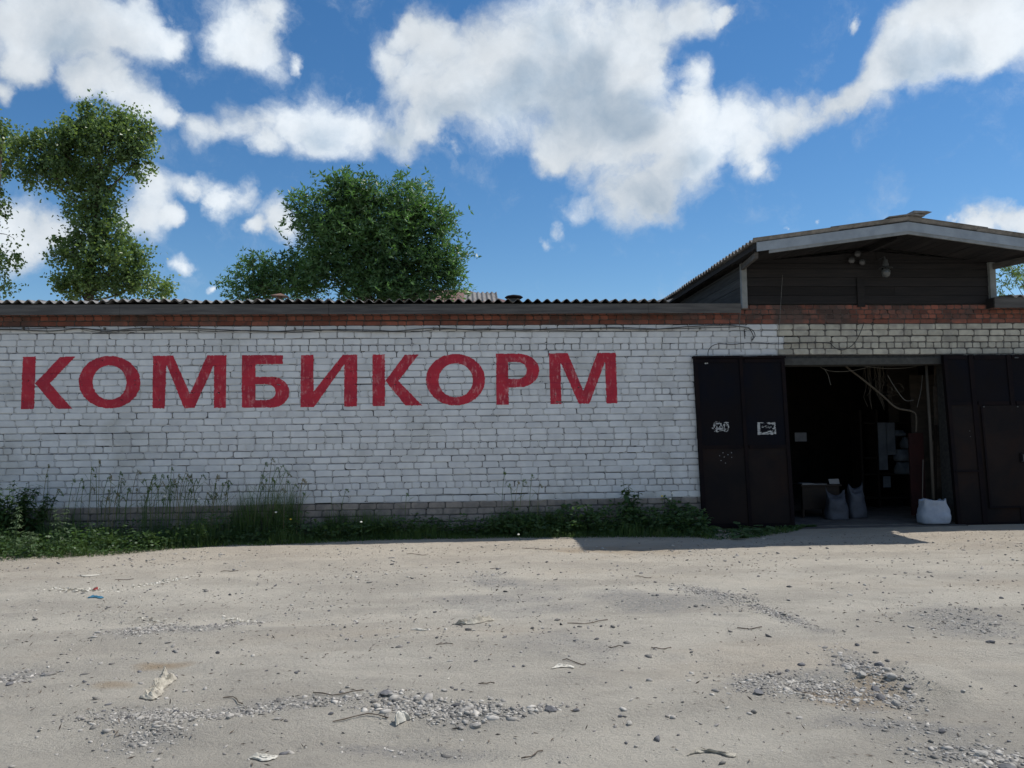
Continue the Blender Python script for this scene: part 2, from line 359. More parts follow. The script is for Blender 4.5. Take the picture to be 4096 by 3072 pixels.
ORD = ['leftmost','second','third','fourth','fifth','sixth','seventh','eighth','ninth','tenth','eleventh','twelfth','thirteenth','fourteenth','fifteenth','sixteenth','seventeenth','eighteenth','nineteenth','twentieth','twenty-first','twenty-second','twenty-third','twenty-fourth','twenty-fifth','twenty-sixth','twenty-seventh','twenty-eighth']
def ordered(objs, what):      # label each of a row by its place from the left
    objs = sorted(objs, key=lambda o: (np.array(o.matrix_basis.translation)-CAMP) @ RT / ((np.array(o.matrix_basis.translation)-CAMP) @ FW))
    for i, o in enumerate(objs):
        k = ORD[i] if i else 'leftmost'; o['label'] = (k+' '+what) if i == 0 else (k+' '+what+', counted from the left')

# ------------------------------------------------------------------ ground
def ellip(cx, cy, rx, ry, ang=0.0):       # ellipse measured in the photograph, laid on the yard
    c0 = GV(cx, cy); ca, sa = math.cos(math.radians(ang)), math.sin(math.radians(ang))
    a = GV(cx+rx*ca, cy+rx*sa) - c0; bq = GV(cx-ry*sa, cy+ry*ca) - c0
    Mi = np.linalg.inv(np.array([[a.x, bq.x], [a.y, bq.y]]))
    return (c0.x, c0.y, Mi, np.array([[a.x, bq.x], [a.y, bq.y]]))
def edist(e, x, y):
    dx, dy = x-e[0], y-e[1]
    return np.sqrt((e[2][0,0]*dx+e[2][0,1]*dy)**2 + (e[2][1,0]*dx+e[2][1,1]*dy)**2)
# gravel patches: centre, radii, tilt (photo), amount, stone size
GR = [(340,1552,150,22,-4,1500,0.020),(330,1590,90,26,-12,500,0.018),(560,1530,130,18,-8,520,0.022),(720,1515,110,10,-6,170,0.026),
      (900,1530,160,22,3,800,0.028),(1000,1540,110,20,-2,700,0.028),(1150,1535,90,10,-8,150,0.028),(850,1500,60,9,0,60,0.03),
      (30,1455,90,16,-6,300,0.024),(330,1356,80,12,-6,900,0.020),(480,1345,90,10,-8,800,0.019),(270,1358,60,6,0,100,0.015),
      (1540,1290,110,13,12,1100,0.020),(1680,1325,120,10,18,800,0.020),(1400,1300,160,26,6,300,0.014),
      (1780,1470,190,26,4,2200,0.020),(1880,1440,110,22,20,600,0.026),(1760,1500,140,18,3,500,0.022),(1620,1480,70,22,0,260,0.018),(1940,1495,70,16,10,260,0.022),
      (2080,1615,180,26,4,520,0.024),(2180,1640,90,26,0,260,0.028),(1090,1262,110,14,4,240,0.016),(1060,1245,50,7,0,80,0.02),(1100,1300,190,26,0,200,0.013),
      (2080,1340,150,34,8,900,0.019),(900,1610,260,18,3,240,0.015),(1260,1395,180,30,0,220,0.013),(1950,1560,200,22,4,300,0.018)]
GE = [(ellip(*g[:5]), g[5], g[6]) for g in GR]
hole = ellip(1850, 1485, 170, 34, 8)
mound = ellip(2020, 1462, 130, 30, 22)
lowm = ellip(1370, 1185, 140, 20, 0)
def base_z(y): return np.where(y > -1.0, 0.0, np.where(y > -12.35, (y+1.0)*0.0070, -0.0795))
def gz(x, y):
    x = np.asarray(x, float); y = np.asarray(y, float)
    z = base_z(y)
    amp = np.clip((-0.2-y)/1.5, 0, 1)*np.clip((x+8.3)/1.2, 0, 1)*np.clip((11.2-x)/1.2, 0, 1)*np.clip((y+12.9)/0.8, 0, 1)
    r = 0.055*fbm(x*0.45+3, y*0.8+8, 3) + 0.016*fbm(x*1.6, y*2.4+40, 3) + 0.014*fbm(x*6, y*8, 4, .6)
    # wheel ruts sweeping across the yard
    for (a0, k0, a1) in ((-2.55, 0.05, 0.035), (-5.3, -0.035, 0.03), (-6.9, -0.05, -0.02), (-8.1, 0.03, 0.045)):
        yc = a0 + k0*x + a1*0.1*x*x*0.3
        r = r - 0.020*np.exp(-((y-yc)/0.17)**2) + 0.012*np.exp(-((y-yc-0.33)/0.13)**2)
    dh = edist(hole, x, y); dm = edist(mound, x, y)
    r = r - 0.055*np.clip(1.25-dh, 0, 0.5)/0.5
    tm = np.clip((1.05-dm)/0.40, 0, 1); r = r + 0.036*tm*tm*(3-2*tm)
    dl = edist(lowm, x, y); r = r - 0.05*np.exp(-dl*dl)
    return z + r*amp
def gzs(x, y): return float(gz(x, y))
NX, NY = 470, 320
gx = np.linspace(-8.4, 11.3, NX); gy = np.linspace(-13.0, 0.0, NY)
X, Y = np.meshgrid(gx, gy); Z = gz(X, Y)
verts = np.stack([X, Y, Z], -1).reshape(-1, 3)
idx = np.arange(NX*NY).reshape(NY, NX)
q = np.stack([idx[:-1,:-1], idx[:-1,1:], idx[1:,1:], idx[1:,:-1]], -1).reshape(-1, 4)
ex = []; ef = []
xs_ = [-400, -8.4, 11.3, 400]; ys_ = [-400, -13.0, 0.0, 400]
for i in range(3):
    for j in range(3):
        if i == 1 and j == 1: continue
        o = len(verts)+len(ex)
        for (a, bq) in ((xs_[i], ys_[j]), (xs_[i+1], ys_[j]), (xs_[i+1], ys_[j+1]), (xs_[i], ys_[j+1])):
            ex.append((a, bq, float(base_z(np.array(bq, float)))))
        ef.append((o, o+1, o+2, o+3))
me = bpy.data.meshes.new('ground'); allv = np.concatenate([verts, np.array(ex)]); 
fs = np.concatenate([q, np.array(ef)])
me.vertices.add(len(allv)); me.vertices.foreach_set('co', allv.astype(np.float32).ravel())
me.loops.add(len(fs)*4); me.loops.foreach_set('vertex_index', fs.astype(np.int32).ravel())
me.polygons.add(len(fs)); me.polygons.foreach_set('loop_start', np.arange(0, len(fs)*4, 4, dtype=np.int32)); me.polygons.foreach_set('loop_total', np.full(len(fs), 4, dtype=np.int32))
me.polygons.foreach_set('use_smooth', [True]*len(fs)); me.materials.append(MAT['dirt']); me.update(calc_edges=True)
wet = np.zeros(len(allv)); grit = np.zeros(len(allv))
vx, vy = allv[:, 0], allv[:, 1]
wetE = ellip(1830, 1490, 130, 22, 4)
for e, k in ((wetE, 0.9), (ellip(1900, 1470, 60, 22, 20), 0.5), (ellip(345, 1432, 60, 6, -3), 0.6), (ellip(370, 1430, 25, 5, 0), 0.4), (ellip(250, 1480, 40, 8, 0), 0.45), (ellip(1340, 1190, 130, 10, 0), 0.3)):
    wet = np.maximum(wet, k*np.clip(1.3-edist(e, vx, vy)+0.8*fbm(vx*3, vy*5, 3), 0, 1))
for e, n, s_ in GE:
    grit = np.maximum(grit, np.clip(1.25-edist(e, vx, vy)+0.9*fbm(vx*4, vy*5, 3), 0, 1)*min(1, n/260))
for nm, arr in (('wet', wet), ('grit', grit)):
    a = me.attributes.new(nm, 'FLOAT', 'POINT'); a.data.foreach_set('value', arr.astype(np.float32))
ground = link('ground', me, kind='structure')

# ------------------------------------------------------------------ the warehouse
bld = empty('warehouse', (0, 0, 0), 'long low warehouse of white painted brick with red lettering, corrugated roof and open dark gates', 'building')
ROW0, PITCHZ = 3.055, 0.1
XL, XR = -13.0, 13.0
GATE_L, GATE_R, GATE_T = 5.14, 7.86, 2.60
PAINT_END = PV(1684, 730).x
HEAD = {2, 9, 17, 23}
def rr_outline(wd, h, r):                 # brick face with worn corners
    pts = []
    for cx, cz, a0 in ((wd/2, h/2, 0), (-wd/2, h/2, 90), (-wd/2, -h/2, 180), (wd/2, -h/2, 270)):
        k = r.uniform(0.012, 0.028) if r.random() < 0.75 else r.uniform(0.028, 0.042)
        ox, oz = cx - math.copysign(k, cx), cz - math.copysign(k*0.8, cz)
        for a in (5, 45, 85):
            an = math.radians(a0+a); pts.append((ox+k*math.cos(an)+r.uniform(-.0012,.0012), oz+k*0.8*math.sin(an)+r.uniform(-.0012,.0012)))
        # a point along the side so that the edge is uneven
        if a0 in (0, 180): pts.append((r.uniform(-wd*.3, wd*.3), math.copysign(h/2, cz)+r.uniform(-.0022,.0016)))
    return pts
def brick_geo(wd, h, r, depth=0.035):
    o = rr_outline(wd, h, r); n = len(o)
    if sum(o[i][0]*o[(i+1)%n][1]-o[(i+1)%n][0]*o[i][1] for i in range(n)) < 0: o = o[::-1]
    pr = r.uniform(-0.003, 0.003); tx = r.uniform(-0.010, 0.010); tz = r.uniform(-0.02, 0.02)
    vs = [(x, depth, z) for x, z in o] + [(x, 0.0035+pr+x*tx+z*tz, z) for x, z in o]
    k = r.uniform(0.0045, 0.0075)
    vs += [(x*(1-2*k/wd), -0.001+pr+x*tx+z*tz, z*(1-2*k/h)) for x, z in o]
    fs = []
    for i in range(n):
        j = (i+1) % n
        fs.append((i, j, n+j, n+i)); fs.append((n+i, n+j, 2*n+j, 2*n+i))
    fs.append(tuple(2*n+i for i in range(n)))
    return vs, fs
rb = random.Random(5)
VAR = {}
def variants(key, wd, h, mat, n=10):
    out = []
    for i in range(n):
        vs, fs = brick_geo(wd, h, rb); mb = MB(); mb.add(vs, fs, 0, rb.random()); out.append((vs, fs, mb.mesh('brick', mat), mb.t[0]))
    VAR[key] = out
BM = ['white_brick', 'cream_brick', 'bare_brick', 'red_brick']
for i, mname in enumerate(BM):
    if i < 3:
        variants(('s', i), 0.2450, 0.0850, mname, 24); variants(('h', i), 0.1150, 0.0850, mname, 18)
    else:
        variants(('s', 3), 0.250, 0.066, mname, 14); variants(('h', 3), 0.120, 0.066, mname, 14)
def mesh_key(k): return VAR[k]
bricks = []         # (x, z, key, variant, y)
mort = MB()         # mortar strips, material 0 white 1 cream 2 red
def strip(x0, x1, z0, z1, mi, crack):
    """mortar filling, pulled back from a brick edge where it has fallen out"""
    y = 0.0042 + rb.uniform(-0.0025, 0.003)
    if rb.random() < crack:
        k = rb.uniform(0.005, 0.010)
        if (x1-x0) > (z1-z0):
            a_ = rb.uniform(0, .6)*(x1-x0)*(rb.random() < .7); b_ = rb.uniform(0, .6)*((x1-x0)-a_)*(rb.random() < .7)
            if a_ > .02: strip(x0, x0+a_, z0, z1, mi, 0); x0 += a_
            if b_ > .02: strip(x1-b_, x1, z0, z1, mi, 0); x1 -= b_
            if rb.random() < 0.7: z1 -= k
            else: z0 += k
        else:
            k *= 1.25
            if rb.random() < 0.5: x1 -= k
            else: x0 += k
    j = lambda a: a + rb.uniform(-0.0018, 0.0018)
    mort.add([(x0, j(y), j(z0)), (x1, j(y), j(z0)), (x1, j(y), j(z1)), (x0, j(y), j(z1)), (x0, .034, z0), (x1, .034, z0), (x1, .034, z1), (x0, .034, z1)],
             [(0,1,2,3), (4,5,1,0), (3,2,6,7), (1,5,6,2), (4,0,3,7)], mi)
def lay_row(i, zc, h, half, header, xa, xb, red=False):
    x = xa - rb.uniform(0, 0.26) + (0.13 if half else 0)
    bw = 0.13 if header else 0.26
    while x < xb:
        n_ = bw
        if not header and rb.random() < 0.03: n_ = 0.13
        xc = x + n_/2
        wob = 0.010*float(fbm(np.float64(x*0.55), np.float64(i*0.8), 3))
        z_ = zc + wob + rb.uniform(-0.002, 0.002)
        inside = (xc+n_/2 > GATE_L and xc-n_/2 < GATE_R) and zc < GATE_T+0.06
        if not inside:
            if red: mi = 3
            elif xc > PAINT_END: mi = 1
            elif i >= 26: mi = 2
            else: mi = 0
            key = ('s' if n_ > 0.2 else 'h', mi)
            vi = rb.randrange(len(VAR[key])); yy = 0.0
            if rb.random() < 0.02: yy = 0.006
            bricks.append((xc, z_, key, vi, yy))
            mm = {0: 0, 1: 1, 2: 1, 3: 2}[mi]
            cr = 0.12 if mi == 0 else 0.06
            if mi == 0 and i in (-1, 0, 1, 2): cr = 0.26
            if mi == 0 and 3 <= i <= 14: cr = 0.06
            strip(x+n_-0.009, x+n_+0.009, zc+wob-h/2-.002, zc+wob+h/2+.002, mm, cr*2.2)
            strip(x-.003, x+n_+.003, zc+wob-h/2-0.0095, zc+wob-h/2+0.0045, mm, cr)
        x += n_
for i in range(-1, 31):
    lay_row(i, ROW0 - PITCHZ*i, 0.0885, i % 2 == 0, i in HEAD, XL, XR)
ztop = ROW0 + 1.5*PITCHZ
for k in range(4):
    lay_row(100+k, ztop + 0.0375 + 0.076*k, 0.066, k % 2 == 0, k >= 1, XL, XR, red=True)
ztop += 4*0.076
def shown(b_):
    x = b_[0]; z = b_[1]
    if 3.75 < x < 5.10 and 0 < z < 2.62: return False
    return -6.6 < x < 8.9 and z > 0.35
wall = MB(); wall.box(XL, GATE_L, 0.034, 0.40, -0.3, ztop+0.02); wall.box(GATE_R, XR, 0.034, 0.40, -0.3, ztop+0.02); wall.box(GATE_L, GATE_R, 0.034, 0.40, GATE_T+0.0, ztop+0.02)
wall = wall.build('brick_wall', 'crack_dark', bld)
mort.build('mortar', ['white_mortar', 'cream_mortar', 'red_mortar'], wall, kind='stuff')
def place_bricks(sel, rest, name, parent, lab):
    for (x, z, key, vi, yy) in sel:
        o = link(name, VAR[key][vi][2], parent, (x, yy, z))
        if lab: o['label'] = lab
    mb = MB()
    for (x, z, key, vi, yy) in rest:
        vs, fs, _, tn = VAR[key][vi]
        mb.add([(a+x, b2+yy, c2+z) for a, b2, c2 in vs], fs, key[1], tn)
    return mb.build('further_bricks', BM, parent, kind='stuff')
white = [b_ for b_ in bricks if b_[2][1] != 3]; red = [b_ for b_ in bricks if b_[2][1] == 3]
def px_size(b_):
    z = (np.array([b_[0], 0, b_[1]])-CAMP) @ FW
    return (VAR[b_[2]][0][0][0][0] if False else (1.0 if b_[2][0] == 's' else 0.5))/z
cand = sorted([b_ for b_ in white if shown(b_)], key=px_size, reverse=True)[:300]
cs = set(id(b_) for b_ in cand)
place_bricks(cand, [b_ for b_ in white if id(b_) not in cs], 'brick', wall, None)
band = MB().box(XL, XR, 0.36, 0.385, ztop+0.021, ztop+0.03).build('red_brick_band', 'red_mortar', bld)
zvis = lambda b_: (b_[0] < 4.4 and b_[1] < 3.40) or b_[0] >= 4.4
candr = sorted([b_ for b_ in red if shown(b_) and zvis(b_)], key=px_size, reverse=True)[:300]
cs = set(id(b_) for b_ in candr)
place_bricks(candr, [b_ for b_ in red if id(b_) not in cs], 'brick', band, None)

# ---- painted letters, draped over bricks and joints
Zm4 = lambda x, y: (x/2.212, 1150+y/2.212)
Zm8 = lambda x, y: (1000+x/1.8433, 1150+y/1.8433)
Zm3 = lambda x, y: (2000+x/1.8433, 1100+y/1.8433)
def arc(cx, cy, rx, ry, a0, a1, n=14): return [(cx+rx*math.cos(math.radians(a0+(a1-a0)*k/n)), cy+ry*math.sin(math.radians(a0+(a1-a0)*k/n))) for k in range(n+1)]
LET = [
 (Zm4, [[(200,612),(320,610),(312,842),(530,612),(672,610),(445,848),(645,1075),(497,1076),(312,852),(303,1077),(183,1078)]]),
 (Zm4, [arc(970,838,277,236,0,360,22), arc(970,841,148,151,0,360,20)]),
 (Zm4, [[(1352,603),(1535,601),(1680,935),(1832,600),(2006,598),(2000,1068),(1890,1068),(1893,690),(1723,1068),(1628,1070),(1475,690),(1460,1072),(1347,1072)]]),
 (Zm8, [[(-61,497),(245,497),(243,565),(42,568),(42,657)]+arc(165,772,128,115,-90,90,12)[0:]+[(-63,887)], [(42,715)]+arc(122,771,66,57,-90,90,10)+[(42,829)]]),
 (Zm8, [[(375,497),(470,495),(470,762),(683,494),(793,493),(791,878),(693,880),(693,572),(475,883),(370,885)]]),
 (Zm8, [[(901,494),(995,492),(997,686),(1140,494),(1248,492),(1097,690),(1275,871),(1145,873),(997,690),(996,875),(901,877)]]),
 (Zm8, [arc(1515,680,221,193,0,360,22), arc(1517,684,125,124,0,360,20)]),
 (Zm8, [[(1813,487)]+arc(1985,612,150,126,-90,90,14)+[(1908,740),(1910,865),(1815,867)], [(1905,552)]+arc(1978,612,60,60,-90,90,10)+[(1905,672)]]),
 (Zm3, [[(360,577),(500,573),(615,850),(715,573),(855,572),(868,947),(783,949),(773,648),(660,950),(580,951),(447,648),(455,952),(370,954)]]),
]
polys = []; pv = []
for (x, z, key, vi, yy) in bricks:
    if x < -6.9 or x > 3 or z < 1.8 or z > 2.95: continue
    vs, fs, _, tn = VAR[key][vi]; o = len(pv); pv += [(a+x, b2+yy, c2+z) for a, b2, c2 in vs]; polys += [tuple(i+o for i in f) for f in fs]
o = len(pv); keep = [f for f in mort.f if -6.9 < mort.v[f[0]][0] < 3 and 1.8 < mort.v[f[0]][2] < 2.95]
pv += mort.v; polys += [tuple(i+o for i in f) for f in keep]
bvh = BVHTree.FromPolygons(pv, polys)
def inside(loops, x, z):
    r = np.zeros(x.shape, bool)
    for lp in loops:
        n = len(lp)
        for i in range(n):
            x1, z1 = lp[i]; x2, z2 = lp[(i+1) % n]
            if z1 == z2: continue
            c_ = ((z1 > z) != (z2 > z)) & (x < (x2-x1)*(z-z1)/(z2-z1)+x1)
            r ^= c_
    return r
def drape(name, parent, loops, mat, step=0.006, off=0.0012, rough=0.004, keepf=None):
    xs = [p[0] for l in loops for p in l]; zs = [p[1] for l in loops for p in l]
    x = np.arange(min(xs)-.02, max(xs)+.02, step); z = np.arange(min(zs)-.02, max(zs)+.02, step)
    XX, ZZ = np.meshgrid(x, z)
    ins = inside(loops, XX + rough*2*fbm(XX*40, ZZ*40, 2), ZZ + rough*2*fbm(XX*40+9, ZZ*40+50, 2))
    dep = np.full(XX.shape, 0.05); d = Vector((0, 1, 0))
    near = ins.copy(); near[1:] |= ins[:-1]; near[:-1] |= ins[1:]; near[:, 1:] |= ins[:, :-1]; near[:, :-1] |= ins[:, 1:]
    for a, bq in np.argwhere(near):
        h = bvh.ray_cast(Vector((XX[a, bq], -0.1, ZZ[a, bq])), d)
        if h[0] is not None: dep[a, bq] = h[0].y
    dd = dep.copy(); dd[1:] = np.minimum(dd[1:], dep[:-1]); dd[:-1] = np.minimum(dd[:-1], dep[1:]); dd[:, 1:] = np.minimum(dd[:, 1:], dep[:, :-1]); dd[:, :-1] = np.minimum(dd[:, :-1], dep[:, 1:])
    cell = ins[:-1, :-1] & ins[1:, :-1] & ins[:-1, 1:] & ins[1:, 1:]
    mx = np.maximum(np.maximum(dd[:-1, :-1], dd[1:, :-1]), np.maximum(dd[:-1, 1:], dd[1:, 1:])); cell &= mx < 0.016
    idn = -np.ones(XX.shape, int); vs = []; fs = []
    def vid(a, bq):
        if idn[a, bq] < 0: idn[a, bq] = len(vs); vs.append((XX[a, bq], dd[a, bq]-off, ZZ[a, bq]))
        return idn[a, bq]
    for a, bq in np.argwhere(cell): fs.append((vid(a, bq), vid(a, bq+1), vid(a+1, bq+1), vid(a+1, bq)))
    mb = MB(); mb.add(vs, fs); return mb.build(name, mat, parent, smooth=True)
for (zf, loops) in LET:
    wl = []
    for lp in loops:
        q_ = []
        for (x, y) in lp: p = P(*zf(x, y)); q_.append((p.x, p.z))
        wl.append(q_)
    drape('painted_letter', wall, wl, 'letter_red')

# ---- concrete lintel, gate reveals
MB().box(GATE_L-0.15, GATE_R+0.3, 0.002, 0.39, GATE_T-0.05, GATE_T+0.055).build('concrete_lintel', 'concrete', bld)

# ---- main roof: corrugated sheets on a board fascia
def sheet_mesh(length, waves, th=0.006, pitch=0.15, amp=0.026, seg=8, name='roof_sheet'):
    mb = MB(); n = waves*seg; wd = waves*pitch
    vs = []
    for jy, y in enumerate((0, length)):
        for i in range(n+1):
            x = i*pitch/seg; z = amp*math.cos(2*PI*x/pitch)
            vs.append((x, y, z+th/2)); vs.append((x, y, z-th/2))
    fs = []; r0 = 0; r1 = 2*(n+1)
    for i in range(n):
        a = 2*i; fs += [(r0+a, r0+a+2, r1+a+2, r1+a), (r0+a+1, r1+a+1, r1+a+3, r0+a+3), (r0+a+1, r0+a+3, r0+a+2, r0+a), (r1+a, r1+a+2, r1+a+3, r1+a+1)]
    fs += [(0, r1, r1+1, 1), (2*n, 2*n+1, r1+2*n+1, r1+2*n)]
    mb.add(vs, fs); return mb.mesh(name, 'slate')
ROOFY = -0.25
SLOPE = math.radians(5.0)
zr = P(1200, 1208, ROOFY).z
roofm = MB().box(XL, 3.25, 0.1, 7.6, zr-0.10, zr-0.085).build('main_roof', 'old_board', bld)
for o_ in (roofm,): pass
sh = sheet_mesh(1.75, 8)
r_ = random.Random(3)
def lay_roof(x0, x1, zb, parent):
    x = x0; k = 0
    while x < x1 - 0.3:
        wv_ = 8; x_ = x
        for j in range(5):
            o = link('roof_sheet', sh, parent)
            o.location = (x_, ROOFY + j*1.6*math.cos(SLOPE) + r_.uniform(-.025, .02), zb + 0.012*(k % 2) + j*1.6*math.sin(SLOPE) + 0.004 + r_.uniform(-.004, .007) - 0.0*j)
            o.rotation_euler = (SLOPE+r_.uniform(-.004,.004), r_.uniform(-.004, .004), r_.uniform(-.004, .004))
        x += 7*0.15; k += 1
lay_roof(-12.6, 3.4, zr+0.006, roofm)
zf1 = P(1200, 1217, -0.215).z; zf0 = P(1200, 1256, -0.215).z
fx = [XL, -9.2, -5.0, P(1310, 1230, -.33).x, P(2600, 1230, -.33).x, P(2975, 1230, -.33).x]
for a, bq in zip(fx[:-1], fx[1:]):
    MB().box(a+.002, bq-.002, -0.220+r_.uniform(-.003, .003), -0.190, zf0+r_.uniform(-.004, .004), zf1).build('fascia_board', 'old_board', roofm)
MB().box(XL, 3.45, -0.189, 0.0, zf0+0.06, zf0+0.08).build('eave_soffit', 'dark_board', roofm)

# ---- raised gabled part over the gate
YF = -1.10
eL = PV(1630, 524, YF); pk = PV(1962, 479, YF); xC = pk.x; half_w = xC - eL.x
slope = (pk.z - eL.z)/half_w
YB = 6.2
gab = MB().box(xC-0.04, xC+0.04, YF+0.25, YB, pk.z-0.20, pk.z-0.08).build('gable_roof', 'dark_board', bld)
ang = math.atan(slope); Ls = half_w/math.cos(ang)
gs = sheet_mesh(Ls*0.56, 7)
for side in (-1, 1):
    y = YF-0.04; k = 0
    while y < YB:
        for part in (0, 1):
            o = link('roof_sheet', gs, gab)
            # local x (across waves) runs along world y, local y runs up the slope
            st = 0 if part == 0 else Ls*0.50
            ex_ = xC + side*(half_w+0.03 - st*math.cos(ang)); ez = pk.z + 0.035 - slope*(half_w+0.03) + st*math.sin(ang) + 0.012*part + 0.007*(k % 2)
            X_ = Vector((0, 1, 0)) if side > 0 else Vector((0, 1, 0))
            Y_ = Vector((-side*math.cos(ang), 0, math.sin(ang))); Z_ = X_.cross(Y_)
            if Z_.z < 0: X_ = -X_; Z_ = X_.cross(Y_); yy = y + 1.05
            else: yy = y
            mt = Matrix((X_, Y_, Z_)).transposed().to_4x4(); mt.translation = Vector((ex_, yy, ez))
            o.matrix_world = mt
        y += 6*0.15+.0; k += 1
# ridge cap and a loose sheet lying over it
mb = MB()
for side in (-1, 1):
    a = Vector((xC, YF-0.10, pk.z+0.085)); bq = Vector((xC+side*0.20, YF-0.10, pk.z+0.060))
    mb.hexa([a, bq, bq+Vector((0, 1.1, 0)), a+Vector((0, 1.1, 0))], [a+Vector((0,0,.012)), bq+Vector((0,0,.012)), bq+Vector((0,1.1,.012)), a+Vector((0,1.1,.012))])
mb.build('ridge_cap', 'slate', gab)
MB().hexa([(xC-.34, YF-.09, pk.z+.045), (xC+.16, YF-.09, pk.z+.105), (xC+.20, YF+.8, pk.z+.105), (xC-.3, YF+.8, pk.z+.045)],
          [(xC-.34, YF-.09, pk.z+.055), (xC+.16, YF-.09, pk.z+.118), (xC+.20, YF+.8, pk.z+.118), (xC-.3, YF+.8, pk.z+.055)]).build('ridge_cap', 'slate', gab)
MB().hexa([(xC+.02, YF-.12, pk.z+.10), (xC+.30, YF-.12, pk.z+.115), (xC+.26, YF+.7, pk.z+.10), (xC, YF+.7, pk.z+.10)],
          [(xC+.02, YF-.12, pk.z+.135), (xC+.22, YF-.12, pk.z+.13), (xC+.2, YF+.7, pk.z+.13), (xC, YF+.7, pk.z+.13)]).build('ridge_cap', 'slate', gab)
# barge boards: wide pale metal strip with a narrower painted one behind and below it
def barge(side, y, ztop_, h, th, mat, over=0.0, name='barge_board', xin=0.0):
    a = Vector((xC, y, pk.z+ztop_)); e = Vector((xC+side*(half_w-xin), y, pk.z+ztop_-slope*(half_w-xin)))
    mb = MB(); mb.hexa([a+Vector((0,0,-h)), e+Vector((0,0,-h)), e+Vector((0,th,-h)), a+Vector((0,th,-h))], [a, e, e+Vector((0,th,0)), a+Vector((0,th,0))])
    return mb.build(name, mat, gab)
for side in (-1, 1):
    barge(side, YF, 0.0, 0.135, 0.004, 'metal_trim', xin=0.03)
    barge(side, YF+0.006, -0.125, 0.055, 0.030, 'painted_trim', xin=0.22)
# eave boards along both sides and boarded soffit
for side in (-1, 1):
    xe = xC+side*(half_w-0.02); ze = pk.z-slope*(half_w-0.02)
    MB().box(min(xe, xe-side*.03), max(xe, xe-side*.03), YF+0.01, YB, ze-0.085, ze-0.012).build('eave_board', 'dark_board', gab)
    nb = 17; wb = (half_w-0.06)/nb
    for q_ in range(nb):
        u0 = 0.02+q_*wb; u1 = u0+wb-0.007; dz_ = r_.uniform(-.003, .003)
        a = Vector((xC+side*u0, YF+0.042, pk.z-0.10-slope*u0+dz_)); e = Vector((xC+side*u1, YF+0.042, pk.z-0.10-slope*u1+dz_)); L_ = Vector((0, -YF-0.05, 0)); tk = Vector((0, 0, .018))
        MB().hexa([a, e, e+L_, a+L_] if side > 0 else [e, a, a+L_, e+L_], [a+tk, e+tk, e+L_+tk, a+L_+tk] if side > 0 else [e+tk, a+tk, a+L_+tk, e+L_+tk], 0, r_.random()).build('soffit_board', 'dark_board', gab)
# gable wall of horizontal planks
pL = PV(1606, 600, -0.02).x; pR = PV(2142, 600, -0.02).x
zb = ztop + 0.012
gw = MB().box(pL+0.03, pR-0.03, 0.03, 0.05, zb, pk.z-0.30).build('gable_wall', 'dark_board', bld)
z = zb; k = 0
while True:
    z1 = z + 0.142
    lim = lambda x: pk.z-0.11-slope*abs(x-xC)-0.0
    if z > lim(xC)-0.02: break
    xa = pL+0.03; xb2 = pR-0.03
    if z1 > lim(xa):
        dxx = (pk.z-0.11-z)/slope; xa = max(xa, xC-dxx+0.02); xb2 = min(xb2, xC+dxx-0.02)
    cut = sorted([xa, xb2] + ([r_.uniform(xa+.8, xb2-.8)] if (k % 2 and xb2-xa > 2) else []))
    for a, bq in zip(cut[:-1], cut[1:]):
        mb = MB(); y0 = r_.uniform(-.004, .004)
        ta = min(z1-.005, lim(a)); tb = min(z1-.005, lim(bq)); 
        if ta-z < .01 : ta = z+.01
        if tb-z < .01 : tb = z+.01
        mb.hexa([(a+.002, y0, z), (bq-.002, y0, z), (bq-.002, .028, z), (a+.002, .028, z)], [(a+.002, y0+.006, ta), (bq-.002, y0+.006, tb), (bq-.002, .028, tb), (a+.002, .028, ta)], 0, r_.random())
        mb.build('plank', 'dark_board', gw)
    z = z1; k += 1
MB().box(xC+.02-0.28, xC-0.28+.14, -0.03, 0.0, zb-.05, zb+.42).build('batten', 'dark_board', gw)
for (xp, wd) in ((pL, .085), (pR, .10)):
    zt = pk.z-0.10-slope*abs(xp-xC)
    MB().box(xp-wd/2, xp+wd/2, -0.055, 0.02, PV(1606, 667).z if xp == pL else PV(2142, 660).z, zt).build('corner_board', 'painted_trim', gw)
# side walls of the raised part
for xs, sgn in ((pL, -1), (pR, 1)):
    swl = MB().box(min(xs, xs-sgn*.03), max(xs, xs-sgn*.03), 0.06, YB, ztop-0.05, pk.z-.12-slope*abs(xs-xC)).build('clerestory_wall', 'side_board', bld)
    z = ztop; 
    while z < pk.z-.12-slope*abs(xs-xC)-.02:
        z1 = min(z+.15, pk.z-.12-slope*abs(xs-xC))
        MB().box(xs if sgn > 0 else xs-.022, xs+.022 if sgn > 0 else xs, 0.03, YB, z, z1-.006, 0, r_.random()).build('plank', 'side_board', swl); z += .15
    MB().box(xs+.024 if sgn > 0 else xs-.03, xs+.03 if sgn > 0 else xs-.024, 0.02, YB, ztop, ztop+.22).build('flashing', 'side_board', swl)
    # slanted brace board under the eave overhang
    MB().beam((xs+sgn*.02, -.03, pk.z-.12-slope*abs(xs-xC)-.05), (xC+sgn*(half_w-.1), YF+.2, pk.z-.10-slope*half_w-.04), .05, .09).build('eave_brace', 'old_board', gab)
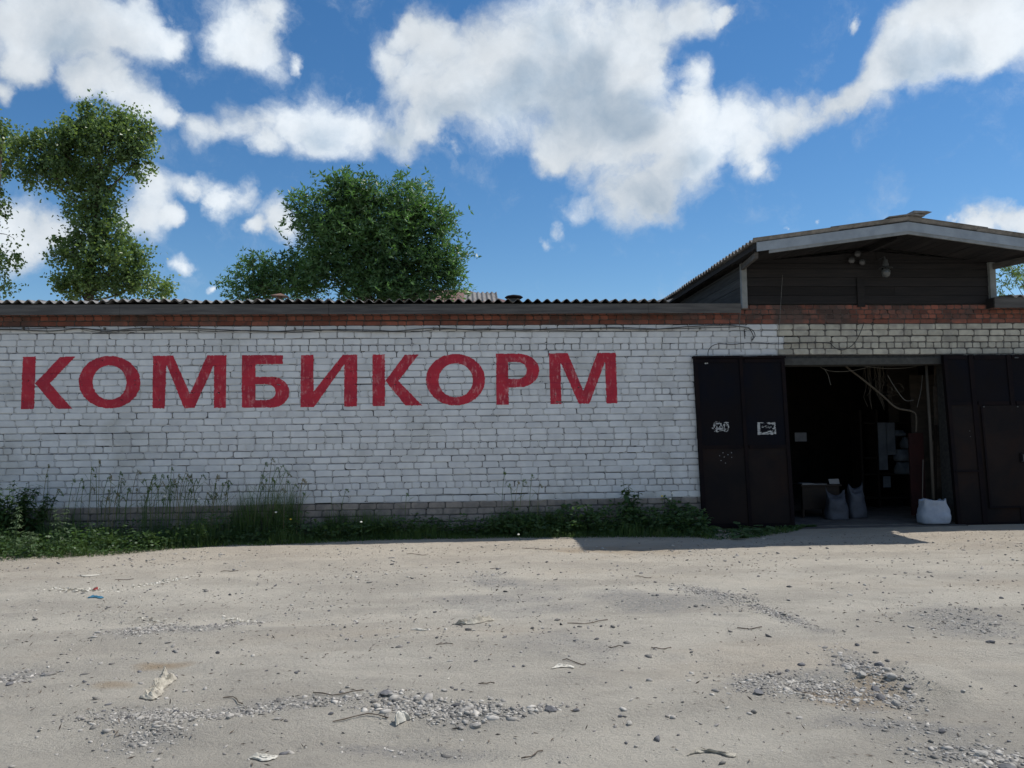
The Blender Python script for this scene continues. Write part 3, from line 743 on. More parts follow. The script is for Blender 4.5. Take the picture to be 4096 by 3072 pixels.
# roof to the right of the raised part
rr_ = MB().box(pR+.25, XR, 0.1, 7.6, zr-0.06, zr-0.045).build('right_roof', 'old_board', bld)
lay_roof(pR+0.16, XR, zr+0.07, rr_)
MB().box(P(3998, 1200, -.33).x, XR, -0.220, -0.190, P(4050, 1226, -.33).z, P(4050, 1184, -.33).z).build('fascia_board', 'old_board', rr_)
MB().box(P(3998, 1200, -.33).x-0.0, P(3998, 1200, -.33).x+.05, -0.189, -0.002, P(4050, 1222, -.33).z, P(4050, 1184, -.33).z).build('rafter_end', 'dark_board', rr_)

# vents and chimney caps showing above the eave
def vent_flat(px, py, parent):
    p = P(px, py, 1.6)
    v = MB().lathe([(0.03, -0.35), (0.03, 0.0)], 8, (p.x, p.y, p.z-.03)).build('vent_pipe', 'rusty_tin', parent)
    mb = MB(); mb.add([(p.x-.14, p.y-.12, p.z-.03), (p.x+.15, p.y-.12, p.z-.045), (p.x+.15, p.y+.12, p.z-.045), (p.x-.14, p.y+.12, p.z-.03), (p.x+.01, p.y, p.z+.02)], [(0,1,4),(1,2,4),(2,3,4),(3,0,4),(3,2,1,0)])
    mb.build('vent_hood', 'rusty_tin', v)
vent_flat(605*V, 636*V, roofm)
p = P(1110*V, 642*V, 1.3)
v = MB().lathe([(0.075, -0.4), (0.075, -0.012)], 14, p).build('vent_pipe', 'lamp_metal', roofm)
MB().lathe([(0.03, -0.03), (0.13, -0.028), (0.16, -0.005), (0.13, 0.018), (0.04, 0.038), (0.01, 0.04)], 20, p).build('vent_hood', 'gate_frame', v)

# ---- gate leaves
def bil(q4, u, v): return (q4[0]*(1-u)+q4[1]*u)*(1-v) + (q4[3]*(1-u)+q4[2]*u)*v       # TL TR BR BL
def leaf(q4, yf, th, hbars, vbars, mirror=1):
    def b3(u0, u1, v0, v1, y0, y1, mb, tone=.5):
        cs_ = [bil(q4, u, v) for u, v in ((u0, v1), (u1, v1), (u1, v0), (u0, v0))]
        f = [(c_.x, y0, c_.z) for c_ in cs_]; bk = [(c_.x, y1, c_.z) for c_ in cs_]
        mb.add(f+bk, [(0,1,2,3), (7,6,5,4), (1,0,4,5), (2,1,5,6), (3,2,6,7), (0,3,7,4)], 0, tone); return mb
    root = b3(0.0, 1.0, 0.0, 1.0, yf+.012, yf+th, MB()).build('gate_leaf', 'gate_frame', bld)
    us = [0.0]+[x for x, _ in vbars]+[1.0]; vs_ = [0.0]+hbars+[1.0]
    for i in range(len(us)-1):
        for j in range(len(vs_)-1):
            b3(us[i]+.012, us[i+1]-.012, vs_[j]+.006, vs_[j+1]-.006, yf+.004+r_.uniform(0, .004), yf+.0118, MB()).build('steel_panel', 'gate_rust' if j == len(vs_)-2 else 'gate_steel', root)
    for (u, wdt) in [(0.02, .04)]+vbars+[(0.98, .04)]:
        b3(u-wdt/2, u+wdt/2, 0.0, 1.0, yf-.012, yf+.0035, MB()).build('frame_bar', 'gate_frame', root)
    for vv in [0.014]+hbars+[0.986]:
        for i in range(len(us)-1): b3(us[i]+.04, us[i+1]-.04, vv-.011, vv+.011, yf-.008, yf+.0034, MB()).build('frame_bar', 'gate_frame', root)
    return root, b3
LY = -0.075
qL = [P(2775, 1434, LY), P(3137, 1432, LY), P(3180, 2108, LY), P(2812, 2112, LY)]
leafL, b3L = leaf(qL, LY, 0.05, [0.527], [(0.515, 0.035)])
b3L(-.01, 1.01, -.012, 0.0, LY-.03, LY+.055, MB()).build('top_cap', 'gate_frame', leafL)
LY2 = -0.11
rTR = P(3772, 1420, LY2); rBL = P(3832, 2108, LY2)
qR = [rTR, rTR+Vector((1.50, 0, 0)), rBL+Vector((1.50, 0, 0)), rBL]
leafR, b3R = leaf(qR, LY2, 0.06, [0.285], [(0.30, 0.05), (0.72, .05)])
# wicket door in the right leaf
dr = b3R(0.36, 0.80, 0.30, 0.895, LY2-.022, LY2-.0135, MB()).build('wicket_door', 'gate_rust', leafR)
b3R(0.36, 0.80, 0.883, 0.895, LY2-.026, LY2-.0225, MB()).build('frame_bar', 'gate_frame', dr)
b3R(0.355, 0.375, 0.30, 0.895, LY2-.027, LY2-.0225, MB()).build('frame_bar', 'gate_frame', dr)
b3R(0.02, 0.29, 0.675, 0.685, LY2-.022, LY2-.0125, MB()).build('frame_bar', 'gate_frame', leafR)
h_ = P(4092, 1830, LY2-.06); MB().tube([h_+Vector((0,.03,.05)), h_+Vector((0,-.01,.05)), h_+Vector((0,-.01,-.06)), h_+Vector((0,.03,-.06))], .008, 6).build('door_handle', 'lamp_metal', dr)
MB().box(h_.x-.03, h_.x+.03, h_.y+.02, h_.y+.031, h_.z-.08, h_.z+.07).build('handle_plate', 'gate_frame', dr)
for (x, y, s_) in ((4062, 1431, .03), (3931, 1627, .012), (4066, 1627, .01)):
    q_ = P(x, y, LY2); MB().box(q_.x-s_, q_.x+s_, LY2-.03, LY2-.013, q_.z-.009, q_.z+.009).build('hinge_plate', 'lamp_metal', leafR)
def smear(name, cx, cy, wd, h, fn, parent, yf, mat='chalk_smear'):
    c0 = P(cx, cy, yf); n = 56; nz = 40; vs = []; fs = []
    for j in range(nz):
        for i in range(n):
            u = i/(n-1)*2-1; v_ = j/(nz-1)*2-1
            if fn(u, v_):
                x = c0.x+u*wd/2; z = c0.z-v_*h/2; dx = wd/(n-1)/2*1.02; dz = h/(nz-1)/2*1.02; k = len(vs)
                vs += [(x-dx, yf, z-dz), (x+dx, yf, z-dz), (x+dx, yf, z+dz), (x-dx, yf, z+dz)]; fs.append((k, k+1, k+2, k+3))
    return MB().add(vs, fs).build(name, mat, parent)
def s1(u, v):
    n1 = float(fbm(np.float64(u*2.2+4), np.float64(v*5+1), 3)); n2 = float(fbm(np.float64(u*9+30), np.float64(v*3+11), 3))
    a = ((u+.35)/.62)**2+(v/.95)**2; b_ = ((u-.62)/.34)**2+(v/.98)**2; gap = 0.12 < u < 0.30 and v < -.2
    body = (a < 1+n1 or (b_ < 1+n1 and b_ > .30+n2)) and not gap
    return body and n2 > -.28 and not (a < .9 and n2 < -.1)
def s2(u, v):
    n1 = float(fbm(np.float64(u*3+14), np.float64(v*4+21), 3)); n2 = float(fbm(np.float64(u*4+3), np.float64(v*12+1), 3))
    e = max(abs(u), abs(v)); r = e > .80+n1*.35 and e < 1+n1*.1
    return (r and n2 > -.22) or (v > .45+n1*.4 and v < .95 and n2 > -.12) or (abs(v+.25) < .12+n1*.3 and abs(u) < .55 and n2 > .02) or (u < -.72 and n2 > -.35)
smear('paint_smear', 2883, 1708, 0.275, 0.165, s1, leafL, LY+.0030)
smear('paint_smear', 3067, 1714, 0.29, 0.19, s2, leafL, LY+.0030)
for (x, y) in ((2879,1823),(2892,1811),(2884,1842),(2897,1828),(2912,1819),(2926,1811),(2927,1829),(2902,1852),(2829,1452),(2822,1453)):
    q_ = P(x, y, LY); s_ = .006 if y > 1500 else .014
    MB().add([(q_.x-s_, LY+.0028, q_.z-s_*.6), (q_.x+s_, LY+.0028, q_.z-s_), (q_.x+s_*.7, LY+.0028, q_.z+s_), (q_.x-s_*.6, LY+.0028, q_.z+s_*.7)], [(0,1,2,3)]).build('paint_chip', 'chalk_smear', leafL)
for (x, y) in ((3879,1724),(3882,1746),(3916,1724),(3920,1763)):
    q_ = P(x, y, LY2); s_ = .006
    MB().box(q_.x-s_, q_.x+s_, LY2-.002, LY2+.003, q_.z-s_, q_.z+s_).build('rivet', 'lamp_metal', leafR)

# ---- inside of the gate
inn = MB()
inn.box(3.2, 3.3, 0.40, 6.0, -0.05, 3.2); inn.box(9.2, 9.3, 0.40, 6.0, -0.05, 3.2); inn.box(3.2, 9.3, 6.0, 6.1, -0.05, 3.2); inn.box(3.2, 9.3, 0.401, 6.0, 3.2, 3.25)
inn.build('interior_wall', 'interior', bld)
MB().box(3.2, 9.3, 0.0, 6.0, -0.1, 0.025).build('floor_slab', 'floor_slab', bld)
MB().box(GATE_L-.02, GATE_R+.02, -0.22, -0.001, -0.1, 0.012).build('threshold', 'floor_slab', bld)
# outer end walls and back so that the building is whole
ew = MB(); ew.box(XL, XL+.3, .4, 8, -.2, 3.5); ew.box(XR-.3, XR, .4, 8, -.2, 3.5); ew.box(XL, XR, 7.7, 8, -.2, 3.9)
ew.build('back_wall', 'bare_brick', bld)

# panels on the right inside
pb = MB(); q0 = P(3745, 1560, .5); 
inp = empty('plywood_partition', (P(3745, 1700, .5).x, .5, .025), 'brown plywood sheets standing inside the gate beside the wooden pole', 'partition')
def panel(x0, x1, y0, y1, Yd, mat, name, parent, th=.02):
    a = P(x0, y1, Yd); bq = P(x1, y0, Yd); o = MB().box(a.x, bq.x, Yd, Yd+th, max(a.z, .026), bq.z).build(name, mat, None)
    if parent is not None: o.parent = parent; o.matrix_parent_inverse = Matrix.Translation(parent.location).inverted()
    return o
def empty_w(name, loc, label, cat, group=None): return empty(name, (0, 0, 0), label, cat, group)
inp.location = (0, 0, 0)
for a in ((3741, 3800, 1545, 1700, .55), (3741, 3800, 1765, 1955, .55), (3741, 3830, 1430, 1545, .62)): panel(*a, 'plywood', 'plywood_sheet', inp)
panel(3560, 3745, 1440, 1760, 3.2, 'plywood', 'plywood_sheet', inp); panel(3660, 3745, 1500, 2010, 1.6, 'plywood', 'plywood_sheet', inp)
MB().beam(P(3741, 1700, .5), P(3741, 2000, .5), .03, .04).build('stud', 'brown_wood', inp)

def tagm(o, label, cat, group=None): return tag(o, label, cat, group)
a = P(3704, 1448, .22); bq = P(3738, 2092, .22); bq.z = .03
tagm(MB().tube([a, (a+bq)/2+Vector((.01,0,0)), bq], [.022, .024, .026], 7).build('wooden_pole', 'pale_wood', smooth=True), 'tall pale wooden pole leaning inside the right side of the gateway', 'pole')
a = P(3692, 1838, .16); bq = P(3688, 2085, .12); bq.z = .03
tagm(MB().tube([a, bq], .009, 6).build('broom_stick', 'pale_wood', smooth=True), 'thin wooden stick standing just left of the white sack', 'stick')
o = panel(3650, 3692, 1732, 2062, .62, 'red_cloth', 'red_board', None, .04)
tagm(o, 'dark red upright board inside the gate, left of the wooden pole', 'board')
def spline(pts, n=8):
    out = []; pts = [Vector(p) for p in pts]; q_ = [pts[0]]+pts+[pts[-1]]
    for i in range(1, len(q_)-2):
        for k in range(n):
            t_ = k/n; p0, p1, p2, p3 = q_[i-1:i+3]
            out.append(0.5*((2*p1)+(-p0+p2)*t_+(2*p0-5*p1+4*p2-p3)*t_*t_+(-p0+3*p1-3*p2+p3)*t_**3))
    out.append(pts[-1]); return out
pts = spline([P(x, y, .5) for x, y in ((3372,1453),(3395,1475),(3460,1525),(3530,1583),(3585,1630),(3640,1643),(3662,1655),(3666,1690),(3664,1728))], 8)
rp = MB().tube(pts, [.016]*len(pts), 6).build('thick_rope', 'jute', smooth=True)
tagm(rp, 'thick frayed rope slung diagonally under the lintel down to the red board', 'rope')
mb = MB()
for k in range(26):
    a = P(3455+rb.uniform(0, 90), 1452+rb.uniform(0, 20), .55+rb.uniform(-.1, .3)); L_ = rb.uniform(.25, .75)
    pts = [a+Vector((rb.uniform(-.02,.02)*j, 0, -L_*j/4)) for j in range(5)]; mb.tube(pts, .003, 3)
for k in range(7):
    c0 = P(3540+rb.uniform(-10, 60), 1570+rb.uniform(-20, 30), .6); rr0 = rb.uniform(.05, .13)
    mb.tube([c0+Vector((rr0*math.cos(a_*.7+k), rb.uniform(-.02,.02), rr0*.8*math.sin(a_*.7+k))) for a_ in range(9)], .003, 3)
tagm(mb.build('hanging_twine', 'jute'), 'tangle of loose twine hanging under the lintel in the open gateway', 'twine')
for ps, lb in ((((3262,1455),(3300,1478),(3340,1486),(3400,1484),(3470,1470)), 'thin pale wire drooping under the left part of the lintel'),
               (((3295,1472),(3312,1500),(3320,1530),(3324,1540)), 'short pale wire end dangling in the dark gateway'),
               (((3390,1455),(3480,1468),(3560,1474),(3650,1468),(3720,1442)), 'long thin wire sagging across the top of the gateway'),
               (((3550,1500),(3580,1550),(3620,1600),(3655,1600)), 'thin wire slanting down behind the thick rope'),
               (((3690,1500),(3684,1560),(3668,1630)), 'thin curved wire hanging left of the wooden pole')):
    tagm(MB().tube(spline([P(x, y, .42) for x, y in ps], 6), .0045, 5).build('loose_wire', 'cable_pale', smooth=True), lb, 'wire')

# table with papers and card
tb = empty('table', (0,0,0), 'dark wooden table just inside the left of the open gateway', 'table')
ta, tbp = P(3185, 1937, 1.3), P(3345, 1937, 1.3); tz = ta.z
MB().box(ta.x, tbp.x, 1.1, 1.75, tz-.03, tz).build('table_top', 'brown_wood', tb)
MB().box(ta.x+.03, tbp.x-.03, 1.13, 1.15, tz-.42, tz-.032).build('front_panel', 'brown_wood', tb)
for xx_ in (ta.x+.03, tbp.x-.07):
    for yy_ in (1.13, 1.68): MB().box(xx_, xx_+.04, yy_+.021, yy_+.06, .026, tz-.032).build('leg', 'brown_wood', tb)
a = P(3222, 1936, 1.2); tag(MB().hexa([(a.x-.09, 1.12, tz+.002), (a.x+.12, 1.12, tz+.002), (a.x+.13, 1.35, tz+.002), (a.x-.07, 1.35, tz+.002)], [(a.x-.09, 1.12, tz+.02), (a.x+.12, 1.12, tz+.02), (a.x+.13, 1.35, tz+.022), (a.x-.07, 1.35, tz+.022)]).build('paper_pile', 'paper'), 'low pile of white papers on the left of the table', 'papers')
a = P(3270, 1936, 1.15); tag(MB().box(a.x-.10, a.x+.14, 1.105, 1.25, tz+.002, tz+.010).build('paper_sheet', 'paper'), 'flat pale sheet at the front edge of the table', 'paper')
a = P(3339, 1936, 1.2); tag(MB().hexa([(a.x-.09, 1.2, tz+.002), (a.x+.09, 1.2, tz+.002), (a.x+.09, 1.205, tz+.002), (a.x-.09, 1.205, tz+.002)], [(a.x-.09, 1.24, tz+.085), (a.x+.09, 1.24, tz+.085), (a.x+.09, 1.245, tz+.085), (a.x-.09, 1.245, tz+.085)]).build('table_card', 'paper'), 'small white card standing on the right end of the table', 'card')
# shelves with goods at the back
shf = empty('shelf_rack', (0,0,0), 'wooden rack of shelves deep inside the gateway', 'shelf')
for x in (3455, 3520, 3655): a = P(x, 2000, 2.6); MB().box(a.x-.02, a.x+.02, 2.6, 2.95, .026, P(x, 1640, 2.6).z).build('upright', 'brown_wood', shf)
for y in (1690, 1830, 1895, 1990): a, bq = P(3455, y, 2.6), P(3655, y, 2.6); MB().box(a.x+.021, bq.x-.021, 2.6, 2.95, a.z-.03, a.z).build('shelf_board', 'brown_wood', shf)
def sack_mesh(wd, dp, h, seed, open_top=False, ears=False, lean=0.0, mat='sack_white', seg=28, rows=16):
    r = random.Random(seed); vs = []; fs = []
    prof = []
    for j in range(rows+1):
        t_ = j/rows
        k = (0.90+0.22*math.sin(PI*min(1, t_*1.15+.10))**1.0) if not open_top else (1.14-0.26*t_+0.10*math.sin(PI*t_*1.2)+0.10*max(0, t_-.8)*4)
        if j == 0: k *= 0.93
        d_ = 1.0*(1-0.55*t_**3) if not open_top else 1.0
        if ears: d_ = 1.0 - 0.92*max(0, (t_-.72)/.28)**1.2; k = 1.12-0.2*t_+.06*math.sin(t_*7) 
        prof.append((k, d_, t_*h))
    if open_top:
        prof += [(prof[-1][0]*1.0, 1.0, h*1.01), (prof[-1][0]*.93, .9, h*.985), (prof[-1][0]*.85, .8, h*.92), (.3, .3, h*.90)]
    nR = len(prof)
    for j, (k, d_, z) in enumerate(prof):
        for i in range(seg):
            a = 2*PI*i/seg; c_, s_ = math.cos(a), math.sin(a); e = 0.62
            x = wd/2*k*math.copysign(abs(c_)**e, c_); y = dp/2*d_*k*math.copysign(abs(s_)**e, s_)
            nn = float(fbm(np.float64(a*1.9+seed*3), np.float64(z*9+seed), 3))
            x *= 1+.10*nn; y *= 1+.22*nn
            zz = z
            if ears and j >= rows-2: zz += 0.022*abs(math.cos(a))**2*(j-rows+3)*(1+.6*math.sin(a*3+seed)) - .04*(1-abs(math.cos(a))) + .05*nn
            if open_top and j >= rows: zz += .018*math.sin(3*a+seed)+.02*nn*2
            vs.append((x+lean*z, y, zz))
        if j:
            for i in range(seg):
                i2 = (i+1) % seg; fs.append(((j-1)*seg+i, (j-1)*seg+i2, j*seg+i2, j*seg+i))
    fs.append(tuple(range(seg))[::-1]); fs.append(tuple((nR-1)*seg+i for i in range(seg)))
    mb = MB(); mb.add(vs, fs); return mb
def sack(px0, px1, ptop, pbot, Yd, label, mat, group=None, **kw):
    a, bq = P(px0, pbot, Yd), P(px1, pbot, Yd); tp = P((px0+px1)/2, ptop, Yd)
    mb = sack_mesh((bq.x-a.x)*.84, .26, tp.z-.026, mat=mat, **kw)
    o = mb.build('sack', mat, smooth=True); o.location = ((a.x+bq.x)/2, Yd, .026); tag(o, label, 'sack', group); return o
sk = sack(3678, 3798, 2000, 2106, -0.02, 'white woven sack standing open at the right side of the gateway', 'sack_white', seed=2, open_top=True, lean=-.05)
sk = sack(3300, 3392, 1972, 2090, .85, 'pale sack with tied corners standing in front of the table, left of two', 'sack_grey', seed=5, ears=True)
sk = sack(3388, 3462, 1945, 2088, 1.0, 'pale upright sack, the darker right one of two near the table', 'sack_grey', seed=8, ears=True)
for n_, (x0, x1, y0, y1, Yd, lb) in enumerate(((3586,3650,1905,1948-48+0,2.5,'x'),)): pass
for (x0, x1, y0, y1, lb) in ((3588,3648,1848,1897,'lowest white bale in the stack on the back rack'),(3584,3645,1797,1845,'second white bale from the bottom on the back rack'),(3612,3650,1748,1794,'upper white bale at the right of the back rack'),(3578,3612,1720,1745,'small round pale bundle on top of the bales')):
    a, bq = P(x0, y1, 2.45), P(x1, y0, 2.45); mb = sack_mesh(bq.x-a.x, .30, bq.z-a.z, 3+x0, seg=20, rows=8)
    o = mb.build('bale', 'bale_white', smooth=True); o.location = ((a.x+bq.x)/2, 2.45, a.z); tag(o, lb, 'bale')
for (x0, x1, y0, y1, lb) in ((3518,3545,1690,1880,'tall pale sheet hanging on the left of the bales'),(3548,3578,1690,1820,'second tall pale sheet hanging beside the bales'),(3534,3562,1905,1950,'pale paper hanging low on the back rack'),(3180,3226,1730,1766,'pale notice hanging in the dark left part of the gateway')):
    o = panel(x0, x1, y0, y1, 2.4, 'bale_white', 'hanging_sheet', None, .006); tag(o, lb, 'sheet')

# ------------------------------------------------------------------ cables and lamps on the wall
def cable(ps, rad, mat, label, Yd=-0.03, name='cable', n=6):
    o = MB().tube(spline([P(x, y, Yd) if len((x, y)) == 2 else P(x, y, Yd) for x, y in ps], n), rad, 5).build(name, mat, smooth=True)
    return tag(o, label, 'cable')
def sag(xs, y0, dy, seed, drift=0):
    r = random.Random(seed); out = []
    for i, x in enumerate(xs):
        out.append((x, y0+r.uniform(-2, 2)+drift*i)); 
        if i < len(xs)-1: out.append(((x+xs[i+1])/2, y0+dy*r.uniform(.5, 1.1)+drift*i))
    return out
cable([(-300,1322),(0,1319),(120,1322),(215,1324),(330,1314),(425,1326),(520,1316),(640,1312),(760,1314),(900,1320),(1090,1326),(1240,1319),(1420,1324),(1560,1326),(1730,1313),(1860,1318),(1955,1316),(2090,1322),(2190,1316),(2400,1313),(2600,1318),(2760,1306),(2900,1301),(2960,1306),(2995,1312)], .009, 'cable_grey', 'grey bundled cable running under the red bricks along the whole wall')
cable([(-300,1312),(60,1316),(260,1312),(420,1320),(560,1322),(700,1318),(860,1326),(1000,1322),(1180,1328),(1350,1318),(1520,1322),(1640,1328),(1790,1316),(1900,1321),(2060,1316),(2260,1321),(2460,1310),(2640,1316),(2800,1312),(2945,1308)], .006, 'cable_black', 'thin black cable drooping in loops beside the grey bundle', -.045)
cable([(320,1316),(380,1328),(440,1331),(520,1324),(600,1318),(700,1311),(740,1315)], .005, 'cable_pale', 'pale loose cable sagging above the second letter', -.05)
cable([(2994,1310),(3010,1335),(3014,1352),(3008,1362)], .007, 'cable_black', 'short black cable end hooking down left of the cream bricks', -.05)
cable([(2990,1312),(3012,1322),(3020,1345),(3006,1358)], .006, 'cable_black', 'second black cable curl under the gable post', -.06)
cable([(2978,1316),(2978,1340),(2980,1356)], .006, 'cable_black', 'short vertical cable stub beside the curls', -.05)
cable([(2962,1243),(2958,1300),(2962,1340),(2964,1400),(2966,1406)], .005, 'cable_pale', 'pale cord hanging straight down from the left corner board of the gable', -.06)
cable([(2832,1432),(2834,1402),(2852,1382),(2880,1375),(2930,1378),(2990,1372),(3110,1376),(3200,1372),(3310,1372),(3335,1388),(3365,1400),(3400,1388),(3425,1362),(3445,1322),(3456,1290)], .006, 'cable_black', 'black cable arching from the left gate leaf along the bricks and up to the gable', -.05)
cable([(3113,1420),(3114,1360),(3118,1300),(3124,1200),(3130,1100)], .004, 'cable_grey', 'thin vertical wire running up the left part of the gable planks', -.06)
r2 = random.Random(9); clips = []
for x in (568, 700, 1735, 1952, 2185, 2403, 2585, 2800, 420, 1180, 95):
    a = P(x, 1313 if x != 2585 else 1317, -.02); o = MB().box(-.008, .008, -.042, .016, -.02, .012).build('cable_clip', 'cable_pale'); o.location = a; clips.append(o)
    tag(o, 'small pale clip holding the cable bundle to the bricks', 'clip', 'clips holding the cable under the red bricks')
ordered(clips, 'of the small clips under the red bricks')
# yard lantern under the gable
lp = PV(1913, 578, -0.22)
ln = empty('yard_lantern', (0,0,0), 'old grey hanging lantern with glass jar on the right of the gable boards', 'lamp')
MB().tube([lp+Vector((0,.20,.17)), lp+Vector((0,.02,.17)), lp+Vector((0,0,.12))], .012, 6).build('bracket', 'lamp_metal', ln)
MB().lathe([(.045,.02),(.05,.05),(.035,.10),(.03,.13)], 14, lp).build('cap', 'lamp_metal', ln)
MB().lathe([(.03,.02),(.105,-.005),(.11,-.012),(.10,-.015),(.05,.0)], 18, lp).build('shade', 'lamp_metal', ln)
MB().lathe([(.05,-.015),(.068,-.05),(.070,-.10),(.05,-.145),(.015,-.16)], 16, lp).build('glass_jar', 'lamp_glass', ln, smooth=True)
for (x, y, lb) in ((1852, 548, 'uppermost of three round grey bells on the gable boards'), (1839, 562, 'lower left of three round grey bells on the gable boards'), (1862, 566, 'lower right of three round grey bells on the gable boards')):
    c0 = PV(x, y, -.06); mb = MB()
    prof = [(.055,0),(.052,.018),(.036,.034),(.012,.042)]
    vs = []; fs = []; sg = 18
    for r0, h0 in prof:
        for k in range(sg): an = 2*PI*k/sg; vs.append((c0.x+r0*math.cos(an), c0.y-h0, c0.z+r0*math.sin(an)))
    for i in range(3):
        for k in range(sg): k2 = (k+1) % sg; fs.append((i*sg+k, i*sg+k2, (i+1)*sg+k2, (i+1)*sg+k))
    fs.append(tuple(3*sg+k for k in range(sg)))
    bell = mb.add(vs, fs).build('bell', 'porcelain', smooth=False); tag(bell, lb, 'bell')
    MB().beam((c0.x, -.003, c0.z), (c0.x, c0.y+.001, c0.z), .02, .02, (1,0,0)).build('mount', 'lamp_metal', bell)

# ------------------------------------------------------------------ house behind
hs = empty('brown_roofed_house', (0,0,0), 'house behind the warehouse showing only its brown roof edge right of the round tree', 'house')
hp = PV(1040, 626, 13.0); 
MB().box(hp.x-2.0, hp.x+0.6, 12.9, 19, -.1, hp.z-.55).build('wall', 'house_wall', hs)
hr = MB(); a0 = PV(1006, 626, 15.0); e0 = PV(1106, 652, 13.4); l0 = e0+Vector((-5, 0, 0)); a1 = a0+Vector((-1.2, 0, 0))
hr.add([l0, e0, a0, a1, e0+Vector((0, 4, 0)), l0+Vector((0, 4, 0))], [(0,1,2,3), (1,4,2), (4,5,3,2), (5,0,3)])
hr.build('roof', 'house_roof', hs)
o = link('roof_sheet', sheet_mesh(1.2, 7), hs); o.location = (PV(1003, 645, 12.3).x, 12.3, PV(1003, 652, 12.3).z); o.rotation_euler = (math.radians(24), 0, 0)

# ------------------------------------------------------------------ leaves
def rand_unit(n):
    v = rng.normal(size=(n, 3)); return v/np.linalg.norm(v, axis=1, keepdims=True)
def leaf_quads(c, ln, wd, up_bias=0.5, droop=0.0, dirs=None):
    n = len(c); ax = rand_unit(n) if dirs is None else dirs
    ax[:, 2] -= droop; ax /= np.linalg.norm(ax, axis=1, keepdims=True)
    nn = rand_unit(n); nn[:, 2] += up_bias; side = np.cross(ax, nn); side /= np.linalg.norm(side, axis=1, keepdims=True)+1e-9
    ln = ln[:, None]; wd = wd[:, None]
    nrm = np.cross(side, ax)
    p0 = c; p1 = c+ax*ln*.42+side*wd*.5+nrm*wd*.12; p2 = c+ax*ln; p3 = c+ax*ln*.42-side*wd*.5+nrm*wd*.12
    return np.stack([p0, p1, p2, p3], 1)
def crown_clumps(blobs, Yd, per_m3, flat=1.0):
    cs_ = []; cen = []
    for (x, y, rx, ry) in blobs:
        c0 = PV(x, y, Yd); s_ = (Yd+12.35)/FPX*V
        RX, RZ = rx*s_, ry*s_; RY = (RX+RZ)/2*flat
        n = max(6, int(per_m3*RX*RZ*RY*4.2))
        u = rand_unit(n)*(rng.random((n, 1))**0.42)
        pts = np.array(c0)+u*np.array([RX, RY, RZ]); pts[:, 1] += rng.normal(0, .1, n)
        cs_.append(pts); cen += [np.array(c0)]*n
    return np.concatenate(cs_), np.array(cen)
def tree(name, label, blobs, Yd, base, mat, per, leaves, lsize, spread, trunk_r, kind='single', flat=1.0, droop=.3):
    root = empty(name, (0,0,0), label, 'tree')
    cl, cen = crown_clumps(blobs, Yd, per, flat)
    n = len(cl); L_ = int(leaves)
    if kind == 'single':
        idx_ = np.repeat(np.arange(n), L_); c_ = cl[idx_]+rng.normal(0, 1, (len(idx_), 3))*spread*rng.uniform(.35, 1.45, (n, 1))[idx_]
        ln_ = rng.uniform(.7, 1.25, len(c_))*lsize
        qs = leaf_quads(c_, ln_, ln_*.72, .6, droop)
    else:
        idx_ = np.repeat(np.arange(n), L_); c_ = cl[idx_]+rng.normal(0, 1, (len(idx_), 3))*spread
        k = 6; m_ = len(c_); axis = rand_unit(m_)*.7; axis[:, 2] += .75; axis /= np.linalg.norm(axis, axis=1, keepdims=True)
        s1_ = np.cross(axis, rand_unit(m_)); s1_ /= np.linalg.norm(s1_, axis=1, keepdims=True); s2_ = np.cross(axis, s1_)
        out = []
        for j in range(k):
            an = 2*PI*j/k + rng.uniform(-.3, .3, (m_, 1)); d_ = s1_*np.cos(an)+s2_*np.sin(an)+axis*rng.uniform(.15, .7, (m_, 1)); d_ /= np.linalg.norm(d_, axis=1, keepdims=True)
            ln_ = rng.uniform(.75, 1.2, m_)*lsize
            out.append(leaf_quads(c_+d_*.01, ln_, ln_*.34, .5, .12, d_))
        qs = np.concatenate(out)
    o = link('crown', quads_mesh('crown', qs, mat), root); o['kind'] = 'stuff'
    # trunk, limbs, twigs
    mb = MB(); b0 = Vector(base); tops = [PV(x, y, Yd) for (x, y, rx, ry) in blobs]
    top = max(tops, key=lambda p: p.z); cx = sum(p.x for p in tops)/len(tops)
    spine = spline([b0, b0.lerp(Vector((cx, Yd, b0.z+(top.z-b0.z)*.45)), 1), Vector((cx*.5+top.x*.5, Yd, b0.z+(top.z-b0.z)*.75)), top], 6)
    mb.tube(spine, [trunk_r*(1-.85*i/(len(spine)-1)) for i in range(len(spine))], 8)
    for p in tops:
        z_ = b0.z+(p.z-b0.z)*.88; s_ = min(spine, key=lambda q_: abs(q_.z-z_))
        mid_ = (s_+p)/2+Vector((0, 0, -.12)); mb.tube(spline([s_, mid_, p], 4), [trunk_r*.20*(1-.7*i/8) for i in range(9)], 6)
    mb.build('trunk', 'bark', root, smooth=True)
    tw = MB()
    for a, bq in zip(cl[::6], cen[::6]):
        a = Vector(a); bq = Vector(bq); tw.tube([bq.lerp(a, .25), bq.lerp(a, .65)+Vector((0,0,.04)), a], [.016, .010, .004], 3, caps=False)
    tw.build('twigs', 'bark', root, kind='stuff')
    return root
tree('poplar_tree', 'tall leafy tree with a leaning double crown rising behind the left end of the roof',
     [(222,262,62,44),(175,300,60,44),(285,285,48,52),(240,310,70,50),(120,310,70,38),(55,300,45,34),(85,365,66,46),(150,370,60,46),(205,385,52,46),(290,350,42,42),(30,330,25,35),
      (180,440,46,40),(215,440,48,40),(205,490,52,40),(240,510,50,42),(150,530,36,36),(195,560,70,42),(270,560,62,44),(310,605,62,36),(210,610,90,34),(345,632,30,18),(170,620,50,34)],
     11.5, (PV(220, 600, 11.5).x, 11.5, -.05), 'poplar_leaf', 34, 34, .105, .13, .20)
